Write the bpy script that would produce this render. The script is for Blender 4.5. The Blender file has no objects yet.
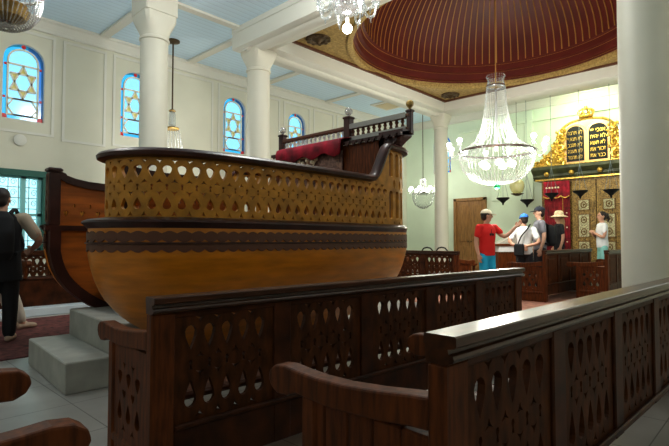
import bpy, bmesh, math, random
from mathutils import Vector, Matrix
from math import sin, cos, pi, radians as R
random.seed(7)
SC = bpy.context.scene
COL = SC.collection

# ------------------------------------------------------------------ materials
def mat(name, col, rough=.6, metal=0, spec=.5, emit=None, es=0, nscale=0, namt=.15, bump=0, coat=0, stretch=(1, 1, 1), col2=None):
    m = bpy.data.materials.new(name); m.use_nodes = True
    nt = m.node_tree; b = nt.nodes['Principled BSDF']
    b.inputs['Base Color'].default_value = (*col, 1); b.inputs['Roughness'].default_value = rough
    b.inputs['Metallic'].default_value = metal; b.inputs['Specular IOR Level'].default_value = spec
    b.inputs['Coat Weight'].default_value = coat; b.inputs['Coat Roughness'].default_value = .25
    if emit:
        b.inputs['Emission Color'].default_value = (*emit, 1); b.inputs['Emission Strength'].default_value = es
    if nscale:
        tc = nt.nodes.new('ShaderNodeTexCoord'); mp = nt.nodes.new('ShaderNodeMapping'); mp.inputs['Scale'].default_value = stretch
        n = nt.nodes.new('ShaderNodeTexNoise'); n.inputs['Scale'].default_value = nscale; n.inputs['Detail'].default_value = 5
        r = nt.nodes.new('ShaderNodeValToRGB')
        c2 = col2 or tuple(c * (1 - 2 * namt) for c in col); c1 = tuple(min(1, c * (1 + namt)) for c in col)
        r.color_ramp.elements[0].position = .3; r.color_ramp.elements[1].position = .7
        r.color_ramp.elements[0].color = (*c2, 1); r.color_ramp.elements[1].color = (*c1, 1)
        L = nt.links.new
        L(tc.outputs['Object'], mp.inputs[0]); L(mp.outputs[0], n.inputs['Vector']); L(n.outputs['Fac'], r.inputs[0]); L(r.outputs[0], b.inputs['Base Color'])
        if bump:
            bp = nt.nodes.new('ShaderNodeBump'); bp.inputs['Strength'].default_value = bump; bp.inputs['Distance'].default_value = .01
            L(n.outputs['Fac'], bp.inputs['Height']); L(bp.outputs[0], b.inputs['Normal'])
    return m

def glass_mat(name, tint, gloss=.12, diff=0, dcol=(1, 1, 1)):
    m = bpy.data.materials.new(name); m.use_nodes = True; nt = m.node_tree; nt.nodes.clear()
    o = nt.nodes.new('ShaderNodeOutputMaterial'); t = nt.nodes.new('ShaderNodeBsdfTransparent'); t.inputs[0].default_value = (*tint, 1)
    g = nt.nodes.new('ShaderNodeBsdfGlossy'); g.inputs['Roughness'].default_value = .12
    mx = nt.nodes.new('ShaderNodeMixShader'); mx.inputs[0].default_value = gloss
    L = nt.links.new; L(t.outputs[0], mx.inputs[1]); L(g.outputs[0], mx.inputs[2]); last = mx
    if diff:
        d = nt.nodes.new('ShaderNodeBsdfTranslucent'); d.inputs[0].default_value = (*dcol, 1)
        d2 = nt.nodes.new('ShaderNodeBsdfDiffuse'); d2.inputs[0].default_value = (*dcol, 1)
        a = nt.nodes.new('ShaderNodeMixShader'); L(d.outputs[0], a.inputs[1]); L(d2.outputs[0], a.inputs[2])
        m2 = nt.nodes.new('ShaderNodeMixShader'); m2.inputs[0].default_value = diff
        L(mx.outputs[0], m2.inputs[1]); L(a.outputs[0], m2.inputs[2]); last = m2
    L(last.outputs[0], o.inputs[0]); return m

def board_mat(name, col, axis, pitch, rough=.6, line=.72):
    """painted boards: fine joints every pitch metres along the axis"""
    m = mat(name, col, rough); nt = m.node_tree; b = nt.nodes['Principled BSDF']; L = nt.links.new
    tc = nt.nodes.new('ShaderNodeTexCoord'); sp = nt.nodes.new('ShaderNodeSeparateXYZ'); L(tc.outputs['Object'], sp.inputs[0])
    d = nt.nodes.new('ShaderNodeMath'); d.operation = 'DIVIDE'; d.inputs[1].default_value = pitch; L(sp.outputs[axis], d.inputs[0])
    f = nt.nodes.new('ShaderNodeMath'); f.operation = 'FRACT'; L(d.outputs[0], f.inputs[0])
    r = nt.nodes.new('ShaderNodeValToRGB'); r.color_ramp.interpolation = 'LINEAR'
    e = r.color_ramp.elements; e[0].position = 0; e[0].color = (*[c * line for c in col], 1); e[1].position = .12; e[1].color = (*col, 1)
    x = e.new(.9); x.color = (*[c * .96 for c in col], 1)
    L(f.outputs[0], r.inputs[0]); L(r.outputs[0], b.inputs['Base Color']); return m

def tile_mat(name, c1, c2, cm, size, rough=.35):
    m = mat(name, c1, rough); nt = m.node_tree; b = nt.nodes['Principled BSDF']; L = nt.links.new
    tc = nt.nodes.new('ShaderNodeTexCoord'); br = nt.nodes.new('ShaderNodeTexBrick')
    br.offset = 0; br.inputs['Scale'].default_value = 1; br.inputs['Brick Width'].default_value = size; br.inputs['Row Height'].default_value = size
    br.inputs['Mortar Size'].default_value = .004
    n = nt.nodes.new('ShaderNodeTexNoise'); n.inputs['Scale'].default_value = 2.3; n.inputs['Detail'].default_value = 8
    r = nt.nodes.new('ShaderNodeValToRGB'); r.color_ramp.elements[0].position = .35; r.color_ramp.elements[1].position = .68
    r.color_ramp.elements[0].color = (*c2, 1); r.color_ramp.elements[1].color = (*c1, 1)
    L(tc.outputs['Object'], br.inputs['Vector']); L(tc.outputs['Object'], n.inputs['Vector']); L(n.outputs['Fac'], r.inputs[0])
    L(r.outputs[0], br.inputs['Color1']); L(r.outputs[0], br.inputs['Color2']); br.inputs['Mortar'].default_value = (*cm, 1)
    L(br.outputs[0], b.inputs['Base Color']); return m

M = {}
M['bench'] = mat('dark walnut', (.070, .019, .005), .45, nscale=7, namt=.35, stretch=(1.2, 6, 1), spec=.2)
M['bench_end'] = mat('red walnut', (.135, .036, .007), .5, nscale=8, namt=.3, stretch=(6, 6, .8), spec=.2)
M['bench_rail'] = mat('polished walnut rail', (.070, .022, .007), .30, nscale=6, namt=.3, stretch=(.8, 6, 6), coat=.3, spec=.4)
M['lattice'] = mat('carved walnut lattice', (.085, .025, .006), .55, nscale=9, namt=.3, stretch=(3, 3, 1), spec=.15)
M['hull'] = mat('golden honey wood', (.58, .20, .006), .36, nscale=5, namt=.14, stretch=(.7, .7, 4), coat=.12)
M['bimah_lat'] = mat('golden fretwork wood', (.52, .235, .026), .5, nscale=8, namt=.2, spec=.3)
M['bimah_dark'] = mat('dark mahogany trim', (.052, .014, .009), .38, nscale=6, namt=.25, coat=.12, spec=.35)
M['bimah_band'] = mat('brown scallop trim', (.11, .036, .014), .5)
M['bimah_in'] = mat('orange inner panel wood', (.44, .115, .006), .5, nscale=5, namt=.2, stretch=(.5, 1, 4))
M['wall'] = mat('cream wall plaster', (.69, .675, .56), .8, nscale=1.2, namt=.03)
M['wall_green'] = mat('pale green wall plaster', (.74, .84, .69), .8, nscale=1.2, namt=.03)
M['white'] = mat('off white paint', (.70, .69, .62), .55)
M['white_p'] = mat('column paint', (.66, .64, .55), .5, nscale=2, namt=.02)
M['ceil'] = board_mat('pale blue ceiling boards', (.66, .82, .94), 1, .14)
M['floor'] = tile_mat('grey marble tiles', (.47, .455, .43), (.38, .365, .34), (.17, .16, .145), .62, .3)
M['step'] = mat('grey stone', (.37, .365, .325), .6, nscale=5, namt=.1, bump=.05)
M['carpet'] = mat('wine red carpet', (.17, .05, .045), .95, nscale=14, namt=.35, bump=.3)
M['carpet2'] = mat('faded red carpet', (.42, .20, .14), .95, nscale=10, namt=.2)
M['plinth'] = mat('white stone plinth', (.66, .72, .76), .5)
M['gold'] = mat('gilded carving', (.80, .52, .12), .35, .65, nscale=18, namt=.25)
M['gold_flat'] = mat('dull gold panel', (.42, .27, .075), .5, .2, nscale=12, namt=.3)
M['gold_soft'] = mat('gold stencilled ceiling', (.40, .28, .10), .6, .1, nscale=22, namt=.3, col2=(.25, .165, .055))
M['maroon'] = mat('maroon dome paint', (.125, .017, .010), .5, nscale=2, namt=.12)
M['rib'] = mat('gold rib', (.50, .27, .075), .5, .15)
M['dome_edge'] = mat('brown edge moulding', (.12, .045, .02), .45)
M['bronze'] = mat('dark bronze', (.09, .055, .025), .45, .5)
M['black'] = mat('black cloth', (.012, .012, .014), .85)
M['blackmetal'] = mat('black metal', (.015, .015, .017), .4, .5)
M['iron'] = mat('grey iron', (.18, .22, .23), .5, .4)
M['aqua'] = mat('aqua painted frame', (.28, .62, .62), .45)
M['teal_dark'] = mat('dark green painted lintel', (.02, .12, .09), .5)
M['lead'] = mat('beige window tracery', (.86, .84, .70), .6)
M['yellowglass'] = mat('yellow glass', (.80, .72, .24), .3)
M['blueglass'] = glass_mat('light blue glass', (.32, .66, .90), .04)
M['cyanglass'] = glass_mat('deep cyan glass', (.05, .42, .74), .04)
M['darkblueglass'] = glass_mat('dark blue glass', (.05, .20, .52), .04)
M['redglass'] = mat('red glass', (.72, .025, .03), .3)
M['clear'] = glass_mat('clear pane', (.78, 1, 1), .05)
M['crystal'] = glass_mat('cut crystal', (.93, .95, .96), .24, .16, (.80, .82, .80))
M['crystal_d'] = glass_mat('dull crystal', (.85, .85, .86), .28, .3, (.62, .60, .58))
M['bulb'] = mat('lit bulb', (1, 1, 1), .3, emit=(1, .97, .90), es=14)
M['bulb2'] = mat('lit lamp in basket', (1, 1, 1), .3, emit=(1, .93, .80), es=9)
M['green_ball'] = mat('green glass ball', (.03, .30, .12), .15)
M['silver'] = mat('silver metal', (.55, .55, .55), .25, .9)
M['velvet'] = mat('crimson velvet', (.36, .008, .03), .8, nscale=6, namt=.35)
M['redcurtain'] = mat('red ark curtain', (.24, .008, .018), .8, nscale=7, namt=.35)
M['brocade'] = mat('dark brocade', (.20, .11, .075), .75, nscale=38, namt=.5, col2=(.06, .03, .03))
M['cream_thread'] = mat('cream embroidery', (.75, .66, .50), .7)
M['cornice'] = mat('dark green cornice', (.075, .085, .035), .5, nscale=5, namt=.3)
M['arkdoor'] = mat('gold inlaid ark wood', (.33, .20, .055), .5, .1, nscale=26, namt=.45)
M['door'] = mat('brown door wood', (.33, .17, .055), .5, nscale=6, namt=.18, stretch=(4, 4, .7))
M['skin'] = mat('skin', (.55, .31, .21), .55)
M['skin2'] = mat('light skin', (.62, .38, .27), .55)
M['hair_dark'] = mat('dark hair', (.025, .014, .010), .5)
M['hair_blond'] = mat('blond hair', (.36, .22, .10), .6)
M['red_shirt'] = mat('red t-shirt cloth', (.62, .015, .012), .8)
M['turq'] = mat('turquoise cloth', (.02, .42, .68), .8)
M['whitecloth'] = mat('white cloth', (.74, .76, .76), .85, nscale=7, namt=.05)
M['greycloth'] = mat('grey cloth', (.22, .22, .25), .85)
M['beigecloth'] = mat('beige cloth', (.52, .42, .32), .85)
M['creamcloth'] = mat('cream cloth', (.58, .53, .45), .85)
M['tealcloth'] = mat('pale teal cloth', (.28, .60, .55), .85)
M['bluecap'] = mat('blue cap cloth', (.03, .16, .50), .8)
M['navycap'] = mat('navy cap cloth', (.02, .025, .04), .8)
M['creamcap'] = mat('cream cap cloth', (.78, .72, .55), .85)
M['straw'] = mat('straw', (.76, .63, .42), .9, nscale=30, namt=.15)
M['darkpants'] = mat('dark trousers cloth', (.02, .02, .025), .85)
M['shoe'] = mat('tan shoe', (.50, .38, .28), .7)
M['ac'] = mat('beige grille', (.66, .58, .40), .6)
M['paper'] = mat('pale slanted board', (.42, .40, .34), .7)

# ------------------------------------------------------------------ mesh builder
class MB:
    def __init__(s): s.v = []; s.f = []; s.mi = []; s.cur = 0
    def add(s, vs, fs):
        o = len(s.v); s.v += [tuple(v) for v in vs]
        s.f += [tuple(i + o for i in f) for f in fs]; s.mi += [s.cur] * len(fs); return s
    def box(s, a, b):
        x0, y0, z0 = [min(p, q) for p, q in zip(a, b)]; x1, y1, z1 = [max(p, q) for p, q in zip(a, b)]
        return s.add([(x0, y0, z0), (x1, y0, z0), (x1, y1, z0), (x0, y1, z0), (x0, y0, z1), (x1, y0, z1), (x1, y1, z1), (x0, y1, z1)],
                     [(0, 3, 2, 1), (4, 5, 6, 7), (0, 1, 5, 4), (1, 2, 6, 5), (2, 3, 7, 6), (3, 0, 4, 7)])
    def bbox(s, a, b, c=.008):
        """box with bevelled top and vertical edges"""
        x0, y0, z0 = [min(p, q) for p, q in zip(a, b)]; x1, y1, z1 = [max(p, q) for p, q in zip(a, b)]
        c = min(c, (x1 - x0) / 3, (y1 - y0) / 3, (z1 - z0) / 3)
        def ring(d, z): 
            return [(x0 + d + c, y0 + d, z), (x1 - d - c, y0 + d, z), (x1 - d, y0 + d + c, z), (x1 - d, y1 - d - c, z), (x1 - d - c, y1 - d, z), (x0 + d + c, y1 - d, z), (x0 + d, y1 - d - c, z), (x0 + d, y0 + d + c, z)]
        return s.rings([ring(c, z0), ring(0, z0 + c), ring(0, z1 - c), ring(c, z1)])
    def rings(s, rs, cap=True, close=True):
        n = len(rs[0]); vs = [p for r in rs for p in r]; fs = []
        for i in range(len(rs) - 1):
            for j in range(n if close else n - 1):
                k = (j + 1) % n; fs.append((i * n + j, i * n + k, (i + 1) * n + k, (i + 1) * n + j))
        if cap: fs.append(tuple(range(n))[::-1]); fs.append(tuple((len(rs) - 1) * n + j for j in range(n)))
        return s.add(vs, fs)
    def lathe(s, prof, c=(0, 0, 0), n=16, cap=True):
        return s.rings([[(c[0] + r * cos(2 * pi * k / n), c[1] + r * sin(2 * pi * k / n), c[2] + z) for k in range(n)] for r, z in prof], cap)
    def tube(s, pts, rad, n=8, cap=True):
        pts = [Vector(p) for p in pts]
        if not isinstance(rad, (list, tuple)): rad = [rad] * len(pts)
        rs = []; prev = None
        for i, p in enumerate(pts):
            t = (pts[min(i + 1, len(pts) - 1)] - pts[max(i - 1, 0)]).normalized()
            if prev is None:
                u = t.cross(Vector((0, 0, 1)) if abs(t.z) < .9 else Vector((1, 0, 0))).normalized()
            else:
                u = (prev - t * prev.dot(t)).normalized()
            prev = u; w = t.cross(u)
            rs.append([tuple(p + (u * cos(2 * pi * k / n) + w * sin(2 * pi * k / n)) * rad[i]) for k in range(n)])
        return s.rings(rs, cap)
    def ball(s, c, r, n=12, sz=1):
        m = max(5, n // 2 + 1)
        return s.rings([[(c[0] + r * sin(pi * (i + .02) / (m + .04) if 0 < i < m else .02) * cos(2 * pi * k / n), c[1] + r * sin(pi * i / m if 0 < i < m else .02) * sin(2 * pi * k / n), c[2] - r * sz * cos(pi * i / m)) for k in range(n)] for i in range(m + 1)])
    def bead(s, c, r, h):
        x, y, z = c
        return s.add([(x, y, z - h), (x + r, y, z), (x, y + r, z), (x - r, y, z), (x, y - r, z), (x, y, z + h)],
                     [(0, 2, 1), (0, 3, 2), (0, 4, 3), (0, 1, 4), (5, 1, 2), (5, 2, 3), (5, 3, 4), (5, 4, 1)])
    def prism(s, poly, f, t):
        """poly in (u,v), extruded w 0..t, f(u,v,w)->xyz"""
        n = len(poly)
        return s.add([f(u, v, 0) for u, v in poly] + [f(u, v, t) for u, v in poly],
                     [tuple(range(n))[::-1], tuple(range(n, 2 * n))] + [(i, (i + 1) % n, n + (i + 1) % n, n + i) for i in range(n)])
    def cell(s, f, rect, hole, t):
        """rectangle with one star-shaped hole"""
        u0, v0, u1, v1 = rect; cu = sum(p[0] for p in hole) / len(hole); cv = sum(p[1] for p in hole) / len(hole)
        ang = [math.atan2(q - cv, p - cu) for p, q in hole] + [math.atan2(q - cv, p - cu) for p in (u0, u1) for q in (v0, v1)]
        ang = sorted(set(round(a, 5) for a in ang)); H = []; B = []
        for a in ang:
            dx, dy = cos(a), sin(a); best = None
            for i in range(len(hole)):
                ax, ay = hole[i][0] - cu, hole[i][1] - cv; bx, by = hole[(i + 1) % len(hole)][0] - cu, hole[(i + 1) % len(hole)][1] - cv
                ex, ey = bx - ax, by - ay; den = dx * ey - dy * ex
                if abs(den) < 1e-12: continue
                tt = (ax * ey - ay * ex) / den; ss = (ax * dy - ay * dx) / den
                if tt > 0 and -1e-4 <= ss <= 1 + 1e-4: best = tt if best is None else max(best, tt)
            best = best or 1e-4; H.append((cu + dx * best, cv + dy * best))
            c = []
            if dx > 1e-9: c.append((u1 - cu) / dx)
            if dx < -1e-9: c.append((u0 - cu) / dx)
            if dy > 1e-9: c.append((v1 - cv) / dy)
            if dy < -1e-9: c.append((v0 - cv) / dy)
            k = min(c); B.append((cu + dx * k, cv + dy * k))
        n = len(ang); vs = [f(u, v, w) for L, w in ((B, 0), (H, 0), (B, t), (H, t)) for u, v in L]; fs = []
        for i in range(n):
            j = (i + 1) % n
            fs += [(i, j, n + j, n + i), (2 * n + i, 3 * n + i, 3 * n + j, 2 * n + j), (n + i, n + j, 3 * n + j, 3 * n + i), (i, 2 * n + i, 2 * n + j, j)]
        return s.add(vs, fs)
    def rect(s, f, u0, v0, u1, v1, t):
        if u1 - u0 < 1e-6 or v1 - v0 < 1e-6: return s
        return s.prism([(u0, v0), (u1, v0), (u1, v1), (u0, v1)], f, t)
    def xf(s, mtx, start=0):
        s.v[start:] = [tuple(mtx @ Vector(v)) for v in s.v[start:]]; return s
    def build(s, name, m, parent=None, loc=(0, 0, 0), rot=(0, 0, 0), smooth=False, fix=True):
        me = bpy.data.meshes.new(name); me.from_pydata(s.v, [], s.f)
        for x in (m if isinstance(m, (list, tuple)) else [m]): me.materials.append(x)
        me.polygons.foreach_set('material_index', s.mi)
        if fix:
            b = bmesh.new(); b.from_mesh(me); bmesh.ops.recalc_face_normals(b, faces=b.faces); b.to_mesh(me); b.free()
        me.update()
        if smooth:
            me.shade_smooth()
            if smooth != 'all':
                try: me.set_sharp_from_angle(angle=R(38))
                except Exception: pass
        o = bpy.data.objects.new(name, me); COL.objects.link(o); o.parent = parent; o.location = loc; o.rotation_euler = rot
        return o

def tag(o, label=None, cat=None, group=None, kind=None):
    if label: o['label'] = label
    if cat: o['category'] = cat
    if group: o['group'] = group
    if kind: o['kind'] = kind
    return o
def thing(name, label, cat, loc=(0, 0, 0), rz=0, group=None):
    o = bpy.data.objects.new(name, None); COL.objects.link(o); o.empty_display_size = .1
    o.location = loc; o.rotation_euler = (0, 0, rz); return tag(o, label, cat, group)
def struct(name, mb, m, **k): return tag(mb.build(name, m, **k), kind='structure')
def copy_tree(o, parent=None):
    c = o.copy(); COL.objects.link(c); c.parent = parent
    for ch in list(o.children): copy_tree(ch, c)
    return c
def catmull(pts, n=8, closed=False):
    P = [Vector(p) for p in pts]; out = []
    for i in range(len(P) - 1):
        p0 = P[max(i - 1, 0)]; p1 = P[i]; p2 = P[i + 1]; p3 = P[min(i + 2, len(P) - 1)]
        for k in range(n):
            t = k / n
            out.append(.5 * ((2 * p1) + (p2 - p0) * t + (2 * p0 - 5 * p1 + 4 * p2 - p3) * t * t + (3 * p1 - p0 - 3 * p2 + p3) * t ** 3))
    out.append(P[-1]); return out

# hole shapes, unit size (-1..1)
def shape(kind, cu, cv, hu, hv):
    if kind in ('up', 'down'):
        pts = []
        for k in range(14):
            a = 2 * pi * k / 14 - pi / 2; x = cos(a); y = sin(a)
            if y > 0: x *= (1 - y) ** .55 * 1.0 if y < .999 else 0
            pts.append((x, (y * .62 - .38) if y <= 0 else y * 1.38 - .38))
        if kind == 'down': pts = [(x, -y) for x, y in pts]
    elif kind == 'tri': pts = [(-1, -1), (0, -.55), (1, -1), (.25, 0), (0, 1), (-.25, 0)]
    elif kind == 'trid': pts = [(-1, 1), (0, .55), (1, 1), (.25, 0), (0, -1), (-.25, 0)]
    elif kind == 'key': pts = [(-.55, -1), (.55, -1), (.25, -.1), (.7, .4), (.45, .9), (0, 1), (-.45, .9), (-.7, .4), (-.25, -.1)]
    elif kind == 'slot': pts = [(-1, -.9), (-.5, -1), (.5, -1), (1, -.9), (1, .85), (.5, 1), (-.5, 1), (-1, .85)]
    elif kind == 'heart': pts = [(0, -1), (.9, .1), (.9, .7), (.45, 1), (0, .6), (-.45, 1), (-.9, .7), (-.9, .1)]
    elif kind == 'leaf': pts = [(0, -1), (.7, -.35), (.8, .1), (.5, .6), (0, 1), (-.5, .6), (-.8, .1), (-.7, -.35)]
    else: pts = [(0, -1), (1, 0), (0, 1), (-1, 0)]
    return [(cu + x * hu, cv + y * hv) for x, y in pts]
ROWS = [(0, .12, 1, 'tri', .22, .40), (.12, .345, 0, 'up', .30, .45), (.345, .45, 1, 'trid', .24, .42), (.45, .575, 0, 'key', .14, .40),
        (.575, .66, 1, 'tri', .24, .42), (.66, .90, 0, 'down', .33, .46), (.90, 1, 1, 'trid', .26, .38)]
BROWS = [(0, .10, 1, 'tri', .24, .40), (.10, .39, 0, 'up', .32, .46), (.39, .47, 1, 'trid', .24, .42), (.47, .58, 0, 'key', .15, .42), (.58, .66, 1, 'tri', .24, .42), (.66, .92, 0, 'down', .32, .46), (.92, 1, 1, 'trid', .26, .4)]
def lattice(mb, f, u0, u1, v0, v1, n, t, rows=ROWS):
    p = (u1 - u0) / n; H = v1 - v0
    for a, b, off, kind, hu, hv in rows:
        va, vb = v0 + a * H, v0 + b * H
        if off:
            mb.rect(f, u0, va, u0 + p / 2, vb, t); mb.rect(f, u1 - p / 2, va, u1, vb, t)
        for k in range(n - (1 if off else 0)):
            x = u0 + p * (k + (.5 if off else 0))
            mb.cell(f, (x, va, x + p, vb), shape(kind, x + p / 2, (va + vb) / 2, hu * p * 1.0, hv * (vb - va)), t)
XZ = lambda y0: (lambda u, v, w: (u, y0 + w, v))
YZ = lambda x0: (lambda u, v, w: (x0 + w, u, v))

# ------------------------------------------------------------------ camera
cam = bpy.data.cameras.new('camera'); co = bpy.data.objects.new('camera', cam); COL.objects.link(co)
cam.sensor_width = 36; cam.lens = 36 * 486 / 669; cam.clip_start = .05
YAW = R(43.46); PIT = math.atan(17 / 486)
co.location = (0, 0, 1.15); co.rotation_euler = (pi / 2 + PIT, 0, YAW - pi / 2); SC.camera = co

# ------------------------------------------------------------------ room shell
X0, X1, Y0, Y1, ZC = -4.0, 15.0, -1.6, 10.5, 5.42
struct('floor', MB().box((X0, Y0, -.1), (X1, Y1, 0)), M['floor'])
def arch(cx, z0, z1, hw, n=9, spring=None):
    sp = z1 - hw * 1.05 if spring is None else spring
    return [(cx - hw, z0), (cx + hw, z0)] + [(cx + hw * cos(pi * k / (n - 1)) , sp + (z1 - sp) * (abs(sin(pi * k / (n - 1))) ** .85)) for k in range(n)]
WZ0, WZ1, WHW = 3.40, 4.86, .35
WX = [-2.0, .3, 2.56, 4.72, 7.32, 9.49, 11.7]
wl = MB(); f = lambda u, v, w: (u, Y1 + w, v)
edges = [X0] + [(a + b) / 2 for a, b in zip(WX, WX[1:])] + [13.2]
for i, c in enumerate(WX):
    wl.cell(f, (edges[i], 2.8, edges[i + 1], ZC + .05), arch(c, WZ0, WZ1, WHW), .25)
wl.rect(f, 13.2, 2.8, X1, ZC + .05, .25)
LWX0, LWX1, LWZ0, LWZ1 = 1.35, 2.90, .93, 2.36
wl.rect(f, X0, -.1, .9, 2.8, .25); wl.rect(f, 3.3, -.1, X1, 2.8, .25)
wl.cell(f, (.9, -.1, 3.3, 2.8), [(LWX0, LWZ0), (LWX1, LWZ0), (LWX1, LWZ1), (LWX0, LWZ1)], .25)
struct('wall_left', wl, M['wall'])
wf = MB(); f = lambda u, v, w: (X1 + w, u, v)
AWY = 8.99
wf.cell(f, (8.2, 2.8, Y1, ZC + .05), arch(AWY, WZ0 + .1, WZ1 - .02, WHW), .25)
wf.rect(f, 8.2, -.1, Y1, 2.8, .25); wf.rect(f, Y0, -.1, 8.2, ZC + .05, .25)
struct('wall_far', wf, M['wall_green'])
struct('wall_right', MB().box((X0, Y0 - .2, -.1), (X1, Y0, ZC + .05)), M['wall'])
struct('wall_back', MB().box((X0 - .2, Y0 - .2, -.1), (X0, Y1 + .2, ZC + .05)), M['wall'])

# ceiling with the square opening for the dome
QX0, QX1, QY0, QY1, QZ = 6.20, 12.70, 1.45, 7.50, 5.30
cb = MB()
for a, b in (((X0, Y0), (QX0, Y1)), ((QX1, Y0), (X1 + .2, Y1)), ((QX0, Y0), (QX1, QY0)), ((QX0, QY1), (QX1, Y1))):
    cb.box((*a, ZC), (*b, ZC + .12))
struct('ceiling', cb, M['ceil'])
# flat ribs under the boards
tb = MB()
for x in (-1.5, 1.4, 3.95, 5.95): tb.box((x - .09, Y0, ZC - .045), (x + .09, Y1, ZC))
tb.box((X0, 7.92, ZC - .046), (5.7, 8.08, ZC))
tb.box((8.2 - .09, 8.3, ZC - .045), (8.2 + .09, Y1, ZC)); tb.box((10.6 - .09, 8.3, ZC - .045), (10.6 + .09, Y1, ZC))
struct('trim_1', tb, M['white'])
# cornice along the walls
cn = MB()
prof = [(0, ZC), (-.14, ZC), (-.14, ZC - .04), (-.10, ZC - .07), (-.06, ZC - .14), (-.035, ZC - .19), (-.035, ZC - .24), (0, ZC - .25)]
cn.prism([(Y1 + a, z) for a, z in prof], lambda u, v, w: (X0 + w, u, v), X1 - X0)
cn.prism([(X1 + a, z) for a, z in prof], lambda u, v, w: (u, Y0 + w, v), Y1 - Y0)
struct('trim_2', cn, M['white'])
# wall panel mouldings (raised rectangles between windows)
pm = MB()
def pframe(x0, x1, z0, z1, y=Y1, w=.05, d=.018):
    for a, b in (((x0, z0), (x1, z0 + w)), ((x0, z1 - w), (x1, z1)), ((x0, z0 + w), (x0 + w, z1 - w)), ((x1 - w, z0 + w), (x1, z1 - w))):
        pm.box((a[0], y - d, a[1]), (b[0], y, b[1]))
for i, c in enumerate(WX):
    pframe(c - .52, c + .52, 3.15, 5.12)
    if i < len(WX) - 1 : pframe(c + .66, WX[i + 1] - .66, 3.1, 5.12)
pframe(12.4, 14.8, 3.1, 5.1)
struct('trim_3', pm, M['white'])
# beams round the dome square
bm_ = MB()
def beam(a, b):
    bm_.bbox((a[0], a[1], 4.98), (b[0], b[1], QZ + .02), .02)
beam((5.62, Y0), (QX0, 8.2)); beam((QX0, QY1), (QX1, 8.2)); beam((QX1, Y0), (13.4, 8.2)); beam((QX0, .75), (QX1, QY0))
bm_.box((5.62, Y0, QZ), (13.4, .75, ZC)); bm_.box((5.62, .75, QZ + .01), (QX0 - .02, 8.2, ZC)); bm_.box((QX0, QY1 + .02, QZ + .01), (13.4, 8.2, ZC)); bm_.box((QX1 + .02, Y0, QZ), (13.4, 8.2, ZC))
# half-round moulding on the beam soffit edges
bm_.tube([(QX0 - .29, Y0, 5.08), (QX0 - .29, 8.0, 5.08)], .17, 14); bm_.tube([(QX0 - .5, QY1 + .35, 5.06), (13.3, QY1 + .35, 5.06)], .14, 14)
struct('trim_4', bm_, M['white'], smooth=True)

# dome
DX, DY, DR = 9.63, 4.475, 3.02
dq = MB(); N = 72
ring_o = []
for k in range(N):
    a = 2 * pi * k / N; dx, dy = cos(a), sin(a)
    t = min((QX1 - DX) / abs(dx) if abs(dx) > 1e-6 else 9e9, (QY1 - DY) / abs(dy) if abs(dy) > 1e-6 else 9e9)
    ring_o.append((DX + dx * t, DY + dy * t, QZ))
# make sure corners are reached
ring_i = [(DX + DR * cos(2 * pi * k / N), DY + DR * sin(2 * pi * k / N), QZ) for k in range(N)]
for k in range(N):
    j = (k + 1) % N; p, q = ring_o[k], ring_o[j]
    if abs(p[0] - q[0]) > 1e-4 and abs(p[1] - q[1]) > 1e-4:
        cx = QX1 if p[0] > DX else QX0; cy = QY1 if p[1] > DY else QY0
        dq.add([ring_i[k], p, (cx, cy, QZ), q, ring_i[j]], [(0, 1, 2, 3, 4)])
    else: dq.add([ring_i[k], p, q, ring_i[j]], [(0, 1, 2, 3)])
dome = tag(bpy.data.objects.new('ceiling_dome', None), kind='structure'); COL.objects.link(dome); dome['label'] = 'maroon ceiling dome with gold ribs set in a gilded square'
dq.build('dome_spandrel', M['gold_soft'], dome, fix=False)
em = MB()
for a, b in (((QX0, QY0), (QX1, QY0 + .05)), ((QX0, QY1 - .05), (QX1, QY1)), ((QX0, QY0), (QX0 + .05, QY1)), ((QX1 - .05, QY0), (QX1, QY1))):
    em.box((*a, QZ - .05), (*b, QZ + .02))
em.build('edge_moulding', M['dome_edge'], dome)
gr = MB()
gr.lathe([(DR + .09, QZ), (DR + .09, QZ - .03), (DR + .02, QZ - .03), (DR - .03, QZ), (DR - .03, QZ + .1)], (DX, DY, 0), 96, cap=False)
gr.build('rim_band', M['gold_soft'], dome, smooth=True)
dm = MB(); prof = []
prof += [(DR - .02, QZ), (DR - .02, QZ + .16), (DR - .10, QZ + .18), (DR - .10, QZ + .34), (DR - .20, QZ + .36), (DR - .20, QZ + .50), (DR - .27, QZ + .52)]
r0, z0, hz = DR - .27, QZ + .52, 2.2
for i in range(1, 17):
    a = pi / 2 * i / 16; prof.append((max(r0 * cos(a), .02), z0 + hz * sin(a)))
dm.lathe(prof, (DX, DY, 0), 96, cap=False); dm.build('dome_shell', M['maroon'], dome, smooth=True)
rb = MB()
for k in range(96):
    a = 2 * pi * (k + .5) / 96
    pts = [(DX + (r0 * cos(t) - .012) * cos(a), DY + (r0 * cos(t) - .012) * sin(a), z0 + (hz - .012) * sin(t)) for t in [pi / 2 * i / 14 * .93 for i in range(15)]]
    rb.tube(pts, .014, 4)
rb.build('dome_ribs', M['rib'], dome)
rg = MB()
for r, z in ((DR - .025, QZ + .165), (DR - .105, QZ + .345), (DR - .205, QZ + .505)):
    rg.lathe([(r - .012, z - .014), (r + .01, z - .014), (r + .01, z + .014), (r - .012, z + .014)], (DX, DY, 0), 96, cap=False)
rg.build('ring_moulding', M['rib'], dome)
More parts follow.
